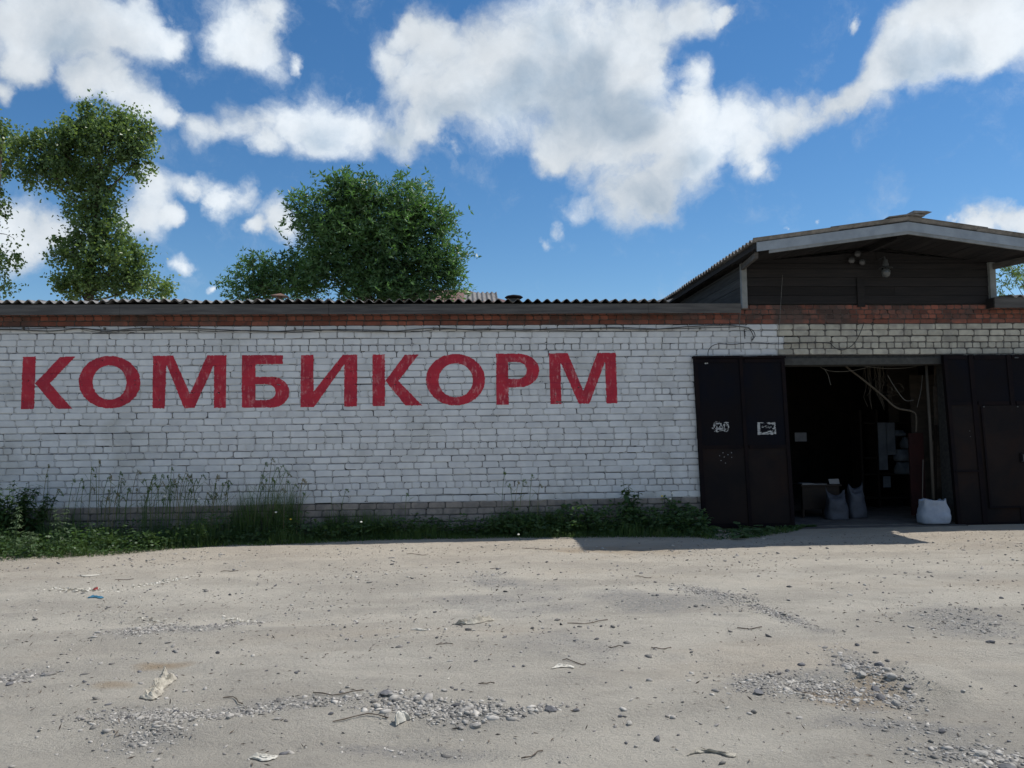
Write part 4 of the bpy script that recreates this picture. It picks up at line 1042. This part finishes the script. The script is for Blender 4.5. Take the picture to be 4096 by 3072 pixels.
tree('birch_tree', 'drooping tree cut off by the left edge behind the roof',
     [(2,440,16,34),(-20,500,35,45),(-15,560,52,44),(8,548,34,22),(-10,620,42,36),(5,290,18,24),(-30,300,50,50),(-60,400,60,90)],
     10.5, (PV(-60, 600, 10.5).x, 10.5, -.05), 'poplar_leaf', 24, 32, .095, .12, .14, droop=.9)
tree('round_tree', 'broad dark green round-crowned tree behind the middle of the roof',
     [(735,430,68,50),(800,440,62,46),(885,440,60,46),(700,490,66,50),(650,470,30,40),(770,510,90,62),(860,500,80,60),(940,490,46,54),(955,560,54,50),(890,580,80,60),(790,590,90,60),(700,580,62,58),(975,615,38,34),(740,392,26,22),(882,400,24,26),(790,400,26,18),(920,425,30,26),(850,630,120,30),(640,430,16,16)],
     7.6, (PV(810, 600, 7.6).x, 8.6, -.05), 'ash_leaf', 60, 6, .135, .14, .18, 'comp')
tree('low_tree', 'lower lighter bushy tree joining the left side of the round tree',
     [(600,580,60,34),(560,600,62,34),(530,620,50,26),(655,600,50,46),(500,638,34,16),(545,570,28,18),(610,630,90,24)],
     8.0, (PV(590, 640, 8.0).x, 9.0, -.05), 'ash_leaf', 60, 6, .12, .13, .10, 'comp')
tree('far_right_tree', 'light green tree seen in the gap between the gable and the right edge',
     [(2165,610,22,30),(2190,600,24,34),(2215,610,30,34),(2180,570,14,16),(2240,560,40,50)],
     9.0, (PV(2200, 640, 9.0).x, 9.2, -.05), 'light_leaf', 30, 6, .10, .12, .08, 'comp')

# ------------------------------------------------------------------ grass and weeds along the wall
EDGE = [(-300,1235),(0,1208),(150,1200),(300,1190),(450,1180),(600,1176),(720,1171),(820,1167),(950,1164),(1100,1162),(1250,1162),(1400,1161),(1500,1162),(1560,1168),(1640,1163),(1700,1153),(1740,1140)]
ed = [GV(x, y, 0.0) for x, y in EDGE]; exs = np.array([e.x for e in ed]); eys = np.array([e.y for e in ed])
def edge_y(x): return np.interp(x, exs, eys)
def blades(n, xr, hr, wr, yfun, curve=.5, seed=1, thick=True):
    r = np.random.default_rng(seed); x = r.uniform(xr[0], xr[1], n); ey = edge_y(x); u = yfun(r, n); y = ey*u - .02
    z = gz(x, y)-.01; h = r.uniform(hr[0], hr[1], n)*np.clip(.62+1.5*fbm(x*1.6+seed, y*1.3, 3), .35, 1.3); w_ = r.uniform(wr[0], wr[1], n)
    a = r.uniform(0, 2*PI, n); lean = r.uniform(.1, 1, n)*curve*h
    d = np.stack([np.cos(a), np.sin(a), np.zeros(n)], 1); s_ = np.stack([-np.sin(a+r.normal(0,.6,n)), np.cos(a), np.zeros(n)], 1)
    b0 = np.stack([x, y, z], 1); m_ = b0+d*lean[:, None]*.3+np.array([0, 0, 1])*h[:, None]*.6; t_ = b0+d*lean[:, None]+np.array([0, 0, 1])*h[:, None]
    q1 = np.stack([b0-s_*w_[:, None]/2, b0+s_*w_[:, None]/2, m_+s_*w_[:, None]*.38, m_-s_*w_[:, None]*.38], 1)
    q2 = np.stack([m_-s_*w_[:, None]*.38, m_+s_*w_[:, None]*.38, t_+s_*w_[:, None]*.05, t_-s_*w_[:, None]*.05], 1)
    return np.concatenate([q1, q2]), t_, d
xl, xm = PV(-150, 1100).x, PV(1730, 1100).x
xg = PV(1500, 1100).x
g0, _, _ = blades(1200, (xg, xm), (.03, .09), (.004, .008), lambda r, n: .25+r.random(n)*.7, .8, 6)
g1, _, _ = blades(14000, (xl, xg), (.06, .22), (.005, .010), lambda r, n: r.random(n)**.8, .7, 1)
g2, _, _ = blades(9000, (xl, PV(1500, 1100).x), (.16, .38), (.005, .009), lambda r, n: r.random(n)*.6, .55, 2)
g3, _, _ = blades(3500, (xl, PV(560, 1100).x), (.20, .48), (.005, .010), lambda r, n: r.random(n)*.85, .55, 3)
g4, _, _ = blades(2200, (PV(90,1100).x, PV(650,1100).x), (.35, .72), (.005, .008), lambda r, n: r.random(n)*.45, .35, 4)
g5, _, _ = blades(1300, (xl, PV(760, 1100).x), (.05, .14), (.004, .008), lambda r, n: .9+r.random(n)*.22, .9, 5)
o = link('grass', quads_mesh('grass', np.concatenate([g0, g1, g2, g3, g4, g5]), 'grass_blade'), kind='stuff'); o['label'] = 'green grass growing along the foot of the white wall'
# broad-leaved undergrowth
r = np.random.default_rng(21)
def undergrowth(n, xr, hmax, size, ulo, uhi, seed):
    r = np.random.default_rng(seed); x = r.uniform(xr[0], xr[1], n); u = r.uniform(ulo, uhi, n); y = edge_y(x)*u-.02
    bump_ = .55+1.2*np.clip(fbm(x*1.7+seed, y*1.7, 3)+.3, 0, 1)
    z = gz(x, y)+r.random(n)**.8*hmax*bump_
    c_ = np.stack([x, y, z], 1); ln_ = r.uniform(.6, 1.3, n)*size; dd_ = rand_unit(n); dd_[:, 2] = np.abs(dd_[:, 2])*.3
    return leaf_quads(c_, ln_, ln_*.55, 1.0, .1, dd_)
ug = np.concatenate([undergrowth(8000, (xl, xg), .27, .065, 0, .9, 31), undergrowth(700, (xg, xm), .05, .05, .2, .95, 36), undergrowth(1500, (PV(1080,1100).x, xg), .27, .085, 0, .8, 32), undergrowth(700, (PV(1430,1100).x, xg), .36, .085, 0, .7, 37), undergrowth(3500, (xl, PV(520,1100).x), .30, .055, .1, 1.0, 33), undergrowth(2600, (PV(-100,1100).x, PV(420,1100).x), .14, .045, .6, 1.08, 34), undergrowth(900, (PV(1700,1100).x, PV(1760,1100).x), .05, .03, 0, .8, 35)])
o = link('undergrowth', quads_mesh('undergrowth', ug, 'weed_leaf'), kind='stuff'); o['label'] = 'low broad-leaved weeds between the grass at the wall'
# tall seeding grasses against the wall, one object each
seedheads = [(105,1010,.1),(160,1040,.2),(200,1015,.25),(215,1000,.1),(235,1035,.3),(262,1025,.3),(300,1020,.4),(312,1040,-.3),(335,1030,.3),(352,1045,.4),(372,1015,.2),(390,1035,.35),(404,1025,.5),(425,1040,.3),(440,1030,.5),(470,1035,.2),(490,1045,.4),(575,1005,.2),(590,995,.3),(600,1015,.4),(612,1010,.5),(625,1025,.4),(575,1040,.1),(640,1050,.4),(655,1040,.2),(1090,1025,.1),(1100,1050,-.2),(1120,1045,.1),(1133,1040,.3),(1150,1030,.2),(1168,1050,.3),(750,1060,.3),(880,1070,.2),(128,1060,.3),(180,1055,.1),(280,1060,.2),(255,1070,.15),(320,1065,.1),(412,1060,.2),(450,1068,.3)]
for _ in range(46): seedheads.append((r.uniform(95, 500), r.uniform(1030, 1085), r.uniform(-.2, .5)))
for _ in range(10): seedheads.append((r.uniform(565, 660), r.uniform(1020, 1080), r.uniform(.1, .5)))
for k, (x, y, ln_) in enumerate(seedheads):
    tp = PV(x, y, -.14-.25*r.random()); Yd = tp.y; b0 = Vector((tp.x-ln_*.35+r.uniform(-.05,.05), Yd+r.uniform(-.06,.06), gzs(tp.x, Yd)-.01))
    mid_ = Vector((b0.x+ (tp.x-b0.x)*.25, Yd, b0.z+(tp.z-b0.z)*.62))
    pts = spline([b0, mid_, Vector((tp.x-ln_*.06, Yd, tp.z)), Vector((tp.x+ln_*.08, Yd-.01, tp.z-.05*abs(ln_)*2))], 5)
    mb = MB(); mb.tube(pts, [.0046-.0001*q9 for q9 in range(len(pts))], 3)
    for j in range(26):
        q_ = pts[-1-j//4] + Vector((r.uniform(-.004,.004), 0, r.uniform(-.008,.008)))
        d_ = Vector((r.uniform(-.5, .7), r.uniform(-.3, .3), r.uniform(-.1, .9))).normalized()*.030; s_ = Vector((.0045, 0, .001))
        mb.add([q_, q_+d_*.5+s_, q_+d_, q_+d_*.5-s_], [(0,1,2,3)])
    for j in range(3):
        q_ = pts[3+2*j]; an = r.uniform(-1, 1); d_ = Vector((math.copysign(1, an)*r.uniform(.08,.18), r.uniform(-.05,.05), r.uniform(.08,.2)))
        mb.add([q_+Vector((0,0,-.004)), q_+d_*.5+Vector((0,0,.02)), q_+d_, q_+d_*.5+Vector((0,0,.012))], [(0,1,2,3)])
    o = mb.build('seeding_grass', 'grass_blade' if k % 3 else 'dry_grass')
    tag(o, 'tall thin seeding grass stem standing against the white wall', 'grass stem', 'seeding grass stems along the wall')
def leafy(name, label, cat, x, ybase, h, mat, Yd=None, n=40, size=.06, spread=.10, stems=3, group=None, parts=True, lobed=False, seed=1):
    r = random.Random(seed); b0 = GV(x, ybase, 0.0) if Yd is None else Vector((PV(x, 1100, Yd).x, Yd, 0)); b0.z = gzs(b0.x, b0.y)
    root = empty(name, b0, label, cat, group)
    st = MB(); qs = []
    for s_ in range(stems):
        a = r.uniform(0, 2*PI); tp = Vector((math.cos(a)*spread*r.uniform(.3, 1)*1.2, math.sin(a)*spread*.8, h*r.uniform(.72, 1)))
        pts = spline([Vector((0,0,-.02)), tp*.5+Vector((0,0,.05*h)), tp], 5); st.tube(pts, [.006-.0004*i for i in range(len(pts))], 5)
        for j in range(n):
            t_ = (j+1)/n; p_ = pts[min(len(pts)-1, int(t_*(len(pts)-1)))]; an = j*2.4+s_
            L_ = size*(1.25-.75*t_)*r.uniform(.7, 1.2)
            d_ = Vector((math.cos(an), math.sin(an), r.uniform(-.75, .45)+.7*max(0, t_-.8))).normalized()
            sd = d_.cross(Vector((0,0,1))).normalized(); dn = Vector((0,0,-1))*L_*.22
            if lobed:
                for (o1, sc, rt) in ((0, .5, .9), (0, .5, -.9), (.35, .5, .7), (.35, .5, -.7), (.5, .6, 0)):
                    dd = (d_*math.cos(rt)+sd*math.sin(rt)); c_ = p_+d_*L_*o1; s2_ = dd.cross(Vector((0,0,1))).normalized()
                    qs.append([c_, c_+dd*L_*sc*.5+s2_*L_*.07, c_+dd*L_*sc+dn*.4, c_+dd*L_*sc*.5-s2_*L_*.07])
            else:
                qs.append([p_, p_+d_*L_*.4+sd*L_*.27, p_+d_*L_+dn, p_+d_*L_*.4-sd*L_*.27])
    st.build('stem', 'weed_leaf', root, smooth=True)
    o = link('leaves', quads_mesh('leaves', np.array([[tuple(v) for v in q_] for q_ in qs]), mat), root); o['kind'] = 'stuff'
    return root
leafy('leafy_bush', 'dark nettle bush at the left edge of the wall strip', 'bush', 18, 1168, .95, 'weed_leaf', Yd=-.55, n=40, size=.15, spread=.34, stems=24, seed=2)
leafy('leafy_bush', 'lower dark nettle clump right beside the bush at the left edge', 'bush', 72, 1160, .75, 'weed_leaf', Yd=-.45, n=34, size=.14, spread=.30, stems=18, seed=3)
leafy('mugwort', 'pale grey-green mugwort nearest the left edge', 'plant', 33, 1192, .80, 'mugwort_leaf', Yd=-1.30, n=26, size=.13, spread=.08, stems=2, lobed=True, seed=4)
leafy('mugwort', 'pale mugwort at the right foot of the dark bush', 'plant', 132, 1192, .66, 'mugwort_leaf', Yd=-1.15, n=26, size=.12, spread=.08, stems=3, lobed=True, seed=5)
leafy('mugwort', 'short spreading mugwort between the bush and the tall grasses', 'plant', 72, 1200, .36, 'mugwort_leaf', Yd=-1.35, n=20, size=.11, spread=.14, stems=5, lobed=True, seed=6)
leafy('mugwort', 'tall narrow mugwort below the first letter M', 'plant', 312, 1165, .82, 'mugwort_leaf', Yd=-.62, n=30, size=.10, spread=.05, stems=2, lobed=True, seed=7)
leafy('green_weed', 'bright low weed at the verge below the first letter O', 'plant', 330, 1183, .26, 'grass_blade', n=20, size=.10, spread=.2, stems=7, lobed=True, seed=8)
leafy('green_weed', 'bright bushy weed at the verge below the first letter K', 'plant', 250, 1188, .22, 'grass_blade', n=18, size=.10, spread=.22, stems=7, lobed=True, seed=9)
leafy('green_weed', 'thin weed with small leaves near the end of the sunlit verge', 'plant', 455, 1174, .34, 'grass_blade', Yd=-.75, n=14, size=.07, spread=.16, stems=5, lobed=True, seed=10)
leafy('green_weed', 'small weed catching the sun below the letter Б', 'plant', 545, 1150, .26, 'mugwort_leaf', Yd=-.55, n=12, size=.06, spread=.12, stems=4, lobed=True, seed=12)
leafy('nettle', 'tall nettle with broad leaves standing against the wall left of the gate', 'plant', 1362, 1140, .80, 'weed_leaf', Yd=-.30, n=24, size=.20, spread=.12, stems=6, seed=13)
leafy('nettle', 'single short nettle just left of the tall one', 'plant', 1335, 1140, .52, 'weed_leaf', Yd=-.28, n=12, size=.11, spread=.04, stems=2, seed=14)
# burdock leaves
lfm = []
for k in range(4):
    r0 = random.Random(40+k); vs = [(0,0,0)]; n = 11; L_ = 1.0
    for i in range(n+1):
        a = -1.25+2.5*i/n; rr1 = (0.62+.38*math.cos(a*.9))*(1+r0.uniform(-.05,.05)); vs.append((rr1*math.cos(a)*.95-.05, rr1*math.sin(a)*.62, -.22*rr1**2+.10*abs(math.sin(a))+r0.uniform(-.02,.02)))
    vs.append((.45, 0, -.03)); c_ = len(vs)-1
    mb = MB(); mb.add(vs, [(c_, i, i+1) for i in range(1, n+1)]+[(c_, n+1, 0), (c_, 0, 1)]); lfm.append(mb.mesh('leaf', 'burdock_leaf', True))
rk = random.Random(77)
spots = [(1440,1138),(1475,1150),(1500,1146),(1530,1160),(1555,1152),(1590,1164),(1622,1158),(1650,1152),(1400,1142),(1340,1150),(1255,1150),(1285,1156),(1190,1140),(1520,1135),(1465,1125),(1605,1148),(905,1148),(1060,1146),(1100,1138)]
burs = []
stm = MB().tube([(0,0,-.03), (0,0,.03)], .006, 5).mesh('stalk', 'weed_leaf')
for (x, y) in spots:
    b0 = GV(x, y, 0.0); b0.z = gzs(b0.x, b0.y); root = empty('burdock', b0, 'low rosette of broad burdock leaves at the shaded verge', 'plant', 'burdock rosettes along the shaded verge'); burs.append(root)
    link('stalk', stm, root)
    for j in range(rk.randint(6, 9)):
        o = link('leaf', lfm[rk.randrange(4)], root); a = j*2*PI/7+rk.uniform(-.3,.3); s_ = rk.uniform(.09, .17)
        o.rotation_euler = (rk.uniform(-.3,.3), rk.uniform(-.55, .1), a); o.scale = (s_, s_, s_); rr1 = rk.uniform(.01, .05)
        o.location = (math.cos(a)*rr1, math.sin(a)*rr1, rk.uniform(.03, .12))
ordered(burs, 'of the burdock rosettes along the shaded verge')
# small flowers and the pale block near the gate
for (x, y, Yd, mt, lb) in ((1430,1072,-.3,'yellow_petal','yellow flower head highest beside the gate leaf'),(1452,1066,-.3,'petal','small white flower head beside the gate leaf'),(1448,1078,-.35,'petal','lower small white flower by the gate'),(628,1122,-.5,'yellow_petal','single yellow dandelion in the shaded grass below the letter И'),(596,1107,-.6,'petal','white puff seed head in the grass below the letter И'),(430,1078,-.55,'petal','white cluster flower right of the tall grasses'),(715,1062,-.45,'petal','pale seed head below the second letter К'),(357,1072,-.6,'petal','white petal spray in the middle of the tall grasses'),(1120,1155,-.9,'petal','thin pale stem tip at the verge below the second letter О'),(780,1128,-.8,'petal','pale flower tip low in the shaded grass')):
    a = PV(x, y, Yd); fl = MB().tube([(a.x+.02, Yd, 0), (a.x, Yd, a.z-.004)], .0025, 4).build('flower', 'grass_blade'); tag(fl, lb, 'flower')
    mb = MB(); mb.lathe([(.004,-.008),(.018,0),(.016,.010),(.004,.014)], 8, a); mb.build('flower_head', mt, fl)
a = GV(1497, 1128, .05); a = P(2773, 2107, -.5)
bl = MB(); bl.hexa([(a.x-.045,-.54,.02),(a.x+.045,-.54,.02),(a.x+.045,-.44,.02),(a.x-.045,-.44,.02)], [(a.x-.035,-.53,.17),(a.x+.038,-.53,.165),(a.x+.035,-.45,.165),(a.x-.035,-.45,.17)])
o = bl.build('concrete_block', 'painted_trim'); tag(o, 'small pale block standing in the weeds beside the left gate leaf', 'block')
bm = bmesh.new(); bm.from_mesh(o.data); bmesh.ops.bevel(bm, geom=bm.edges[:], offset=.012, segments=2, affect='EDGES'); bm.to_mesh(o.data); bm.free()

# ------------------------------------------------------------------ stones and litter
ICO = None
bm = bmesh.new(); bmesh.ops.create_icosphere(bm, subdivisions=1, radius=1.0); icv = np.array([v.co[:] for v in bm.verts]); icf = np.array([[v.index for v in f.verts] for f in bm.faces]); bm.free()
def stone_field(name, cx, cy, size, mat, sink=-.04, seed=1, tonebias=None):
    r = np.random.default_rng(seed); n = len(cx); z = gz(cx, cy)
    base = icv[None]*(1+r.normal(0, .22, (n, len(icv), 1)))
    sc = np.stack([size*r.uniform(.8, 1.4, n), size*r.uniform(.6, 1.0, n), size*r.uniform(.30, .62, n)], 1)
    v = base*sc[:, None, :]; a = r.uniform(0, 2*PI, n); ca, sa = np.cos(a)[:, None], np.sin(a)[:, None]
    x_ = v[..., 0]*ca-v[..., 1]*sa; y_ = v[..., 0]*sa+v[..., 1]*ca; z_ = v[..., 2]+v[..., 0]*r.normal(0, .25, (n, 1))
    v = np.stack([x_+cx[:, None], y_+cy[:, None], z_+(z+size*sink)[:, None]], -1).reshape(-1, 3)
    f = (icf[None]+(np.arange(n)*len(icv))[:, None, None]).reshape(-1, 3)
    me = bpy.data.meshes.new(name); me.vertices.add(len(v)); me.vertices.foreach_set('co', v.astype(np.float32).ravel())
    me.loops.add(len(f)*3); me.loops.foreach_set('vertex_index', f.astype(np.int32).ravel())
    me.polygons.add(len(f)); me.polygons.foreach_set('loop_start', np.arange(0, len(f)*3, 3, dtype=np.int32)); me.polygons.foreach_set('loop_total', np.full(len(f), 3, dtype=np.int32))
    me.materials.append(MAT[mat]); me.update(calc_edges=True)
    at_ = me.attributes.new('tone', 'FLOAT', 'FACE'); at_.data.foreach_set('value', np.repeat(r.random(n), len(icf)).astype(np.float32))
    return link(name, me, kind='stuff')
px_, py_, ps_ = [], [], []
for (e, n, s_) in GE:
    u = rng.normal(0, .48, (n, 2)); q_ = u @ e[3].T; px_.append(q_[:, 0]+e[0]); py_.append(q_[:, 1]+e[1]); ps_.append(s_*rng.lognormal(-.75, .5, n)*.62)
o = stone_field('gravel', np.concatenate(px_), np.concatenate(py_), np.clip(np.concatenate(ps_), .003, .045), 'stone', seed=2); o['label'] = 'patches of grey gravel showing through the dirt'
n = 13000; yy_ = -1.2-10*rng.random(n)**1.1; xx_ = rng.uniform(-8, 11, n); keep_ = (fbm(xx_*.8, yy_*1.4, 3)+rng.normal(0, .22, n)) > .02
sx, sy = xx_[keep_], yy_[keep_]
o = stone_field('scattered_pebbles', sx, sy, np.clip(.0085*rng.lognormal(0, .5, len(sx)), .003, .026), 'stone', .12, seed=4); o['label'] = 'small pebbles scattered over the yard'
n = 1000; o = stone_field('dark_pebbles', rng.uniform(-7, 10.5, n), -1.2-10*rng.random(n), np.clip(.0115*rng.lognormal(0, .4, n), .004, .028), 'dark_stone', .1, seed=5); o['label'] = 'small dark pebbles scattered over the yard'
# larger single stones
STN = [(835,1505,.055,1),(848,1508,.045,0),(380,1540,.03,1),(815,1530,.04,0),(920,1520,.035,0),(985,1528,.04,1),(1030,1560,.045,0),(995,1562,.03,0),(1080,1530,.04,0),(1190,1536,.05,1),(1150,1538,.035,0),(1245,1538,.03,1),(715,1545,.028,1),(660,1532,.03,0),(600,1560,.03,0),(497,1556,.04,0),(420,1560,.03,0),(640,1460,.025,1),(60,1440,.03,0),(20,1475,.04,1),(1640,1500,.05,1),(1832,1440,.045,0),(1916,1445,.055,0),(1900,1432,.05,1),(1925,1460,.06,0),(1862,1452,.05,0),(1890,1470,.05,1),(1840,1473,.035,1),(1902,1490,.055,1),(1935,1500,.045,0),(1848,1498,.04,0),(1960,1475,.04,1),(1700,1440,.03,1),(1730,1424,.04,1),(1790,1500,.035,0),(2080,1345,.03,0),(2160,1330,.03,1),(2182,1655,.08,1),(2120,1620,.05,0),(1060,1515,.028,0),(960,1500,.03,0),(940,1318,.03,1),(1420,1295,.035,1),(1520,1310,.03,0),(1985,1255,.03,0),(2035,1575,.035,1),(1340,1545,.02,1),(1360,1558,.03,0),(1075,1235,.035,1)]
stm_ = []
for k in range(10):
    bm = bmesh.new(); bmesh.ops.create_icosphere(bm, subdivisions=2, radius=1.0); r0 = random.Random(k)
    ax_ = [Vector((r0.uniform(-1,1), r0.uniform(-1,1), r0.uniform(-1,1))).normalized() for _ in range(9)]
    for v in bm.verts:
        for a_ in ax_:
            d_ = v.co.dot(a_)
            if d_ > .72: v.co -= a_*(d_-.72)
        v.co.z *= .6
    me = bpy.data.meshes.new('stone'); bm.to_mesh(me); bm.free(); me.materials.append(MAT['dark_stone' if k % 2 else 'stone'])
    at_ = me.attributes.new('tone', 'FLOAT', 'FACE'); at_.data.foreach_set('value', [r0.random()*.8+.1]*len(me.polygons)); stm_.append(me)
sts = {0: [], 1: []}
for (x, y, s_, dk) in STN:
    s_ *= .74
    a = GV(x, y); zz_ = gzs(a.x, a.y); o = link('stone', stm_[rk.randrange(5)*2+dk], None, (a.x, a.y, zz_+s_*.18)); o.scale = (s_, s_*.8, s_*rk.uniform(.6, .95)); o.rotation_euler = (rk.uniform(-.2,.2), rk.uniform(-.2,.2), rk.uniform(0, 6.3))
    tag(o, 'dark larger stone lying loose on the yard' if dk else 'pale grey larger stone lying loose on the yard', 'stone', 'dark larger stones on the yard' if dk else 'pale grey larger stones on the yard'); sts[dk].append(o)
ordered(sts[1], 'of the dark larger stones lying on the yard'); ordered(sts[0], 'of the pale grey larger stones lying on the yard')
# crumpled rag
def crumple(px, py, L_, W_, rot, mat, label, cat, seed, h=.05, name='crumpled_rag'):
    a = GV(px, py); n = 60; m_ = 22; vs = []; fs = []
    for j in range(m_):
        for i in range(n):
            u = i/(n-1)-.5; v = j/(m_-1)-.5
            wv_ = W_*(.45+.6*abs(math.sin(u*5+seed)))*(1-abs(2*u)**3*.7); bend = .16*L_*math.sin(u*4+seed)
            x = u*L_; y = v*wv_+bend
            nz_ = float(fbm(np.float64(x*13/max(.4, L_)*.5+seed*7), np.float64(v*4+x*9), 4)); x += .02*nz_; y += .015*nz_
            z = h*(math.cos(v*PI)**.7 if abs(v) < .5 else 0)*(.25+1.9*abs(nz_))*(1-abs(2*u)**4)+.004
            c_, s_ = math.cos(rot), math.sin(rot); xx1 = a.x+x*c_-y*s_; yy1 = a.y+x*s_+y*c_; vs.append((xx1, yy1, gzs(xx1, yy1)+z))
    for j in range(m_-1):
        for i in range(n-1): k = j*n+i; fs.append((k, k+1, k+n+1, k+n))
    o = MB().add(vs, fs).build(name, mat, smooth=False); md = o.modifiers.new('thick', 'SOLIDIFY'); md.thickness = .004; md.offset = 1
    tag(o, label, cat); return o
crumple(340, 1488, .50, .13, -1.0, 'rag', 'crumpled dirty beige rag lying on the dirt in the lower left', 'rag', 3, .06)
crumple(1025, 1342, .38, .10, .35, 'rag', 'frayed tuft of pale straw-like cloth in the middle of the yard', 'rag', 5, .035)
crumple(870, 1555, .09, .05, .9, 'pale_litter', 'small folded white scrap among the gravel', 'scrap', 2, .05, 'paper_scrap')
crumple(570, 1630, .12, .045, .3, 'pale_litter', 'flat pale scrap near the bottom edge', 'scrap', 4, .02, 'paper_scrap')
crumple(613, 1176, .14, .05, .1, 'pale_litter', 'white scrap of film at the edge of the grass', 'scrap', 6, .03, 'paper_scrap')
crumple(1218, 1150, .12, .06, .2, 'pale_litter', 'crumpled white scrap at the grass edge near the shadow corner', 'scrap', 7, .03, 'paper_scrap')
crumple(207, 1293, .14, .03, .1, 'blue_plastic', 'small strip of blue plastic on the left of the yard', 'scrap', 9, .015, 'plastic_scrap')
crumple(206, 1281, .03, .02, .1, 'red_plastic', 'tiny red fragment just above the blue strip', 'scrap', 10, .02, 'plastic_scrap')
crumple(190, 1240, .22, .05, .05, 'pale_litter', 'flat pale peeling patch left of centre near the grass', 'scrap', 11, .008, 'paper_scrap')
def chaff(e, n, label, seed, lo=.012, hi=.05):
    r = np.random.default_rng(seed); u = r.normal(0, .45, (n, 2)) @ e[3].T; cx_ = u[:, 0]+e[0]; cy_ = u[:, 1]+e[1]; c_ = np.stack([cx_, cy_, gz(cx_, cy_)+.004], 1)
    d_ = rand_unit(n); d_[:, 2] = np.abs(d_[:, 2])*.2; l_ = r.uniform(lo, hi, n)
    link('chaff_streak', quads_mesh('chaff_streak', leaf_quads(c_, l_, l_*.35, 1.2, 0, d_), 'pale_litter'), kind='stuff')['label'] = label
chaff(ellip(350, 1262, 75, 3.5, -12), 260, 'long slanting streak of pale chaff on the left of the yard', 1)
chaff(ellip(175, 1281, 75, 3.0, 0), 220, 'level streak of pale chaff beside the blue strip', 2)
chaff(ellip(330, 1333, 26, 4, 5), 60, 'small pale chaff patch above the left gravel', 3)
chaff(ellip(520, 1330, 50, 4, 5), 50, 'faint scatter of pale chaff near the middle left', 4)
crumple(1215, 1443, .16, .05, .3, 'pale_litter', 'pale torn scrap right of the middle of the yard', 'scrap', 14, .015, 'paper_scrap')
crumple(1535, 1620, .22, .02, .1, 'rag', 'ragged pale strip near the bottom right', 'scrap', 15, .012, 'paper_scrap')
crumple(905, 1365, .12, .02, .1, 'pale_litter', 'short pale husk left of the straw tuft', 'husk', 16, .012, 'dry_husk')
ST = [(505,1512,.16,-.5),(495,1232,.2,.2),(1270,1345,.34,.12),(1620,1350,.2,-.2),(1330,1400,.12,0),(780,1552,.3,.05),(1070,1233,.12,0),(1240,1430,.16,-.2),(1160,1190,.4,-.1),(1430,1400,.15,.1),(1050,1480,.10,-.3),(960,1400,.12,-.1),(270,1256,.2,.0),(900,1200,.25,-.1),(1390,1252,.16,-.2),(730,1500,.3,-.05),(1150,1625,.12,.4)]
twg = []
for k, (x, y, L_, rt) in enumerate(ST):
    a = GV(x, y); pts = []
    for j in range(6):
        s_ = (j/5-.5)*L_; xx1 = a.x+s_*math.cos(rt)+rk.uniform(-.004,.004); yy1 = a.y+s_*math.sin(rt)+.03*math.sin(j+k); pts.append((xx1-a.x, yy1-a.y, gzs(xx1, yy1)+.006+rk.uniform(0,.006)))
    o = MB().tube(pts, [.0028+.0012*(j % 2) for j in range(6)], 5).build('twig', 'stick'); tag(o, 'dry dark twig lying on the dirt yard', 'twig', 'dry twigs on the dirt yard'); o.location = (a.x, a.y, 0); twg.append(o)
ordered(twg, 'of the dry dark twigs lying on the yard')
# fine chips of dead grass and straw
n = 13000; cx = rng.uniform(-8, 11, n); cy = -.8-10.5*rng.random(n)**1.2
k_ = (fbm(cx*.7+9, cy*1.3, 3)+rng.normal(0, .2, n)) > .0; cx, cy = cx[k_], cy[k_]; c_ = np.stack([cx, cy, gz(cx, cy)+.004], 1)
dd_ = rand_unit(len(c_)); dd_[:, 2] = np.abs(dd_[:, 2])*.25; ln_ = rng.uniform(.012, .045, len(c_))
o = link('straw_chips', quads_mesh('straw_chips', leaf_quads(c_, ln_, ln_*.22, 1.0, 0, dd_), 'stick'), kind='stuff'); o['label'] = 'dark chips of dead stalks strewn on the dirt'
n = 1300; cx = rng.uniform(-8, 11, n); cy = -.9-10.5*rng.random(n)**1.4; c_ = np.stack([cx, cy, gz(cx, cy)+.004], 1); dd_ = rand_unit(n); dd_[:, 2] = np.abs(dd_[:, 2])*.25; ln_ = rng.uniform(.01, .04, n)
o = link('pale_chips', quads_mesh('pale_chips', leaf_quads(c_, ln_, ln_*.25, 1.0, 0, dd_), 'pale_litter'), kind='stuff'); o['label'] = 'pale chips of straw and husk strewn on the dirt'
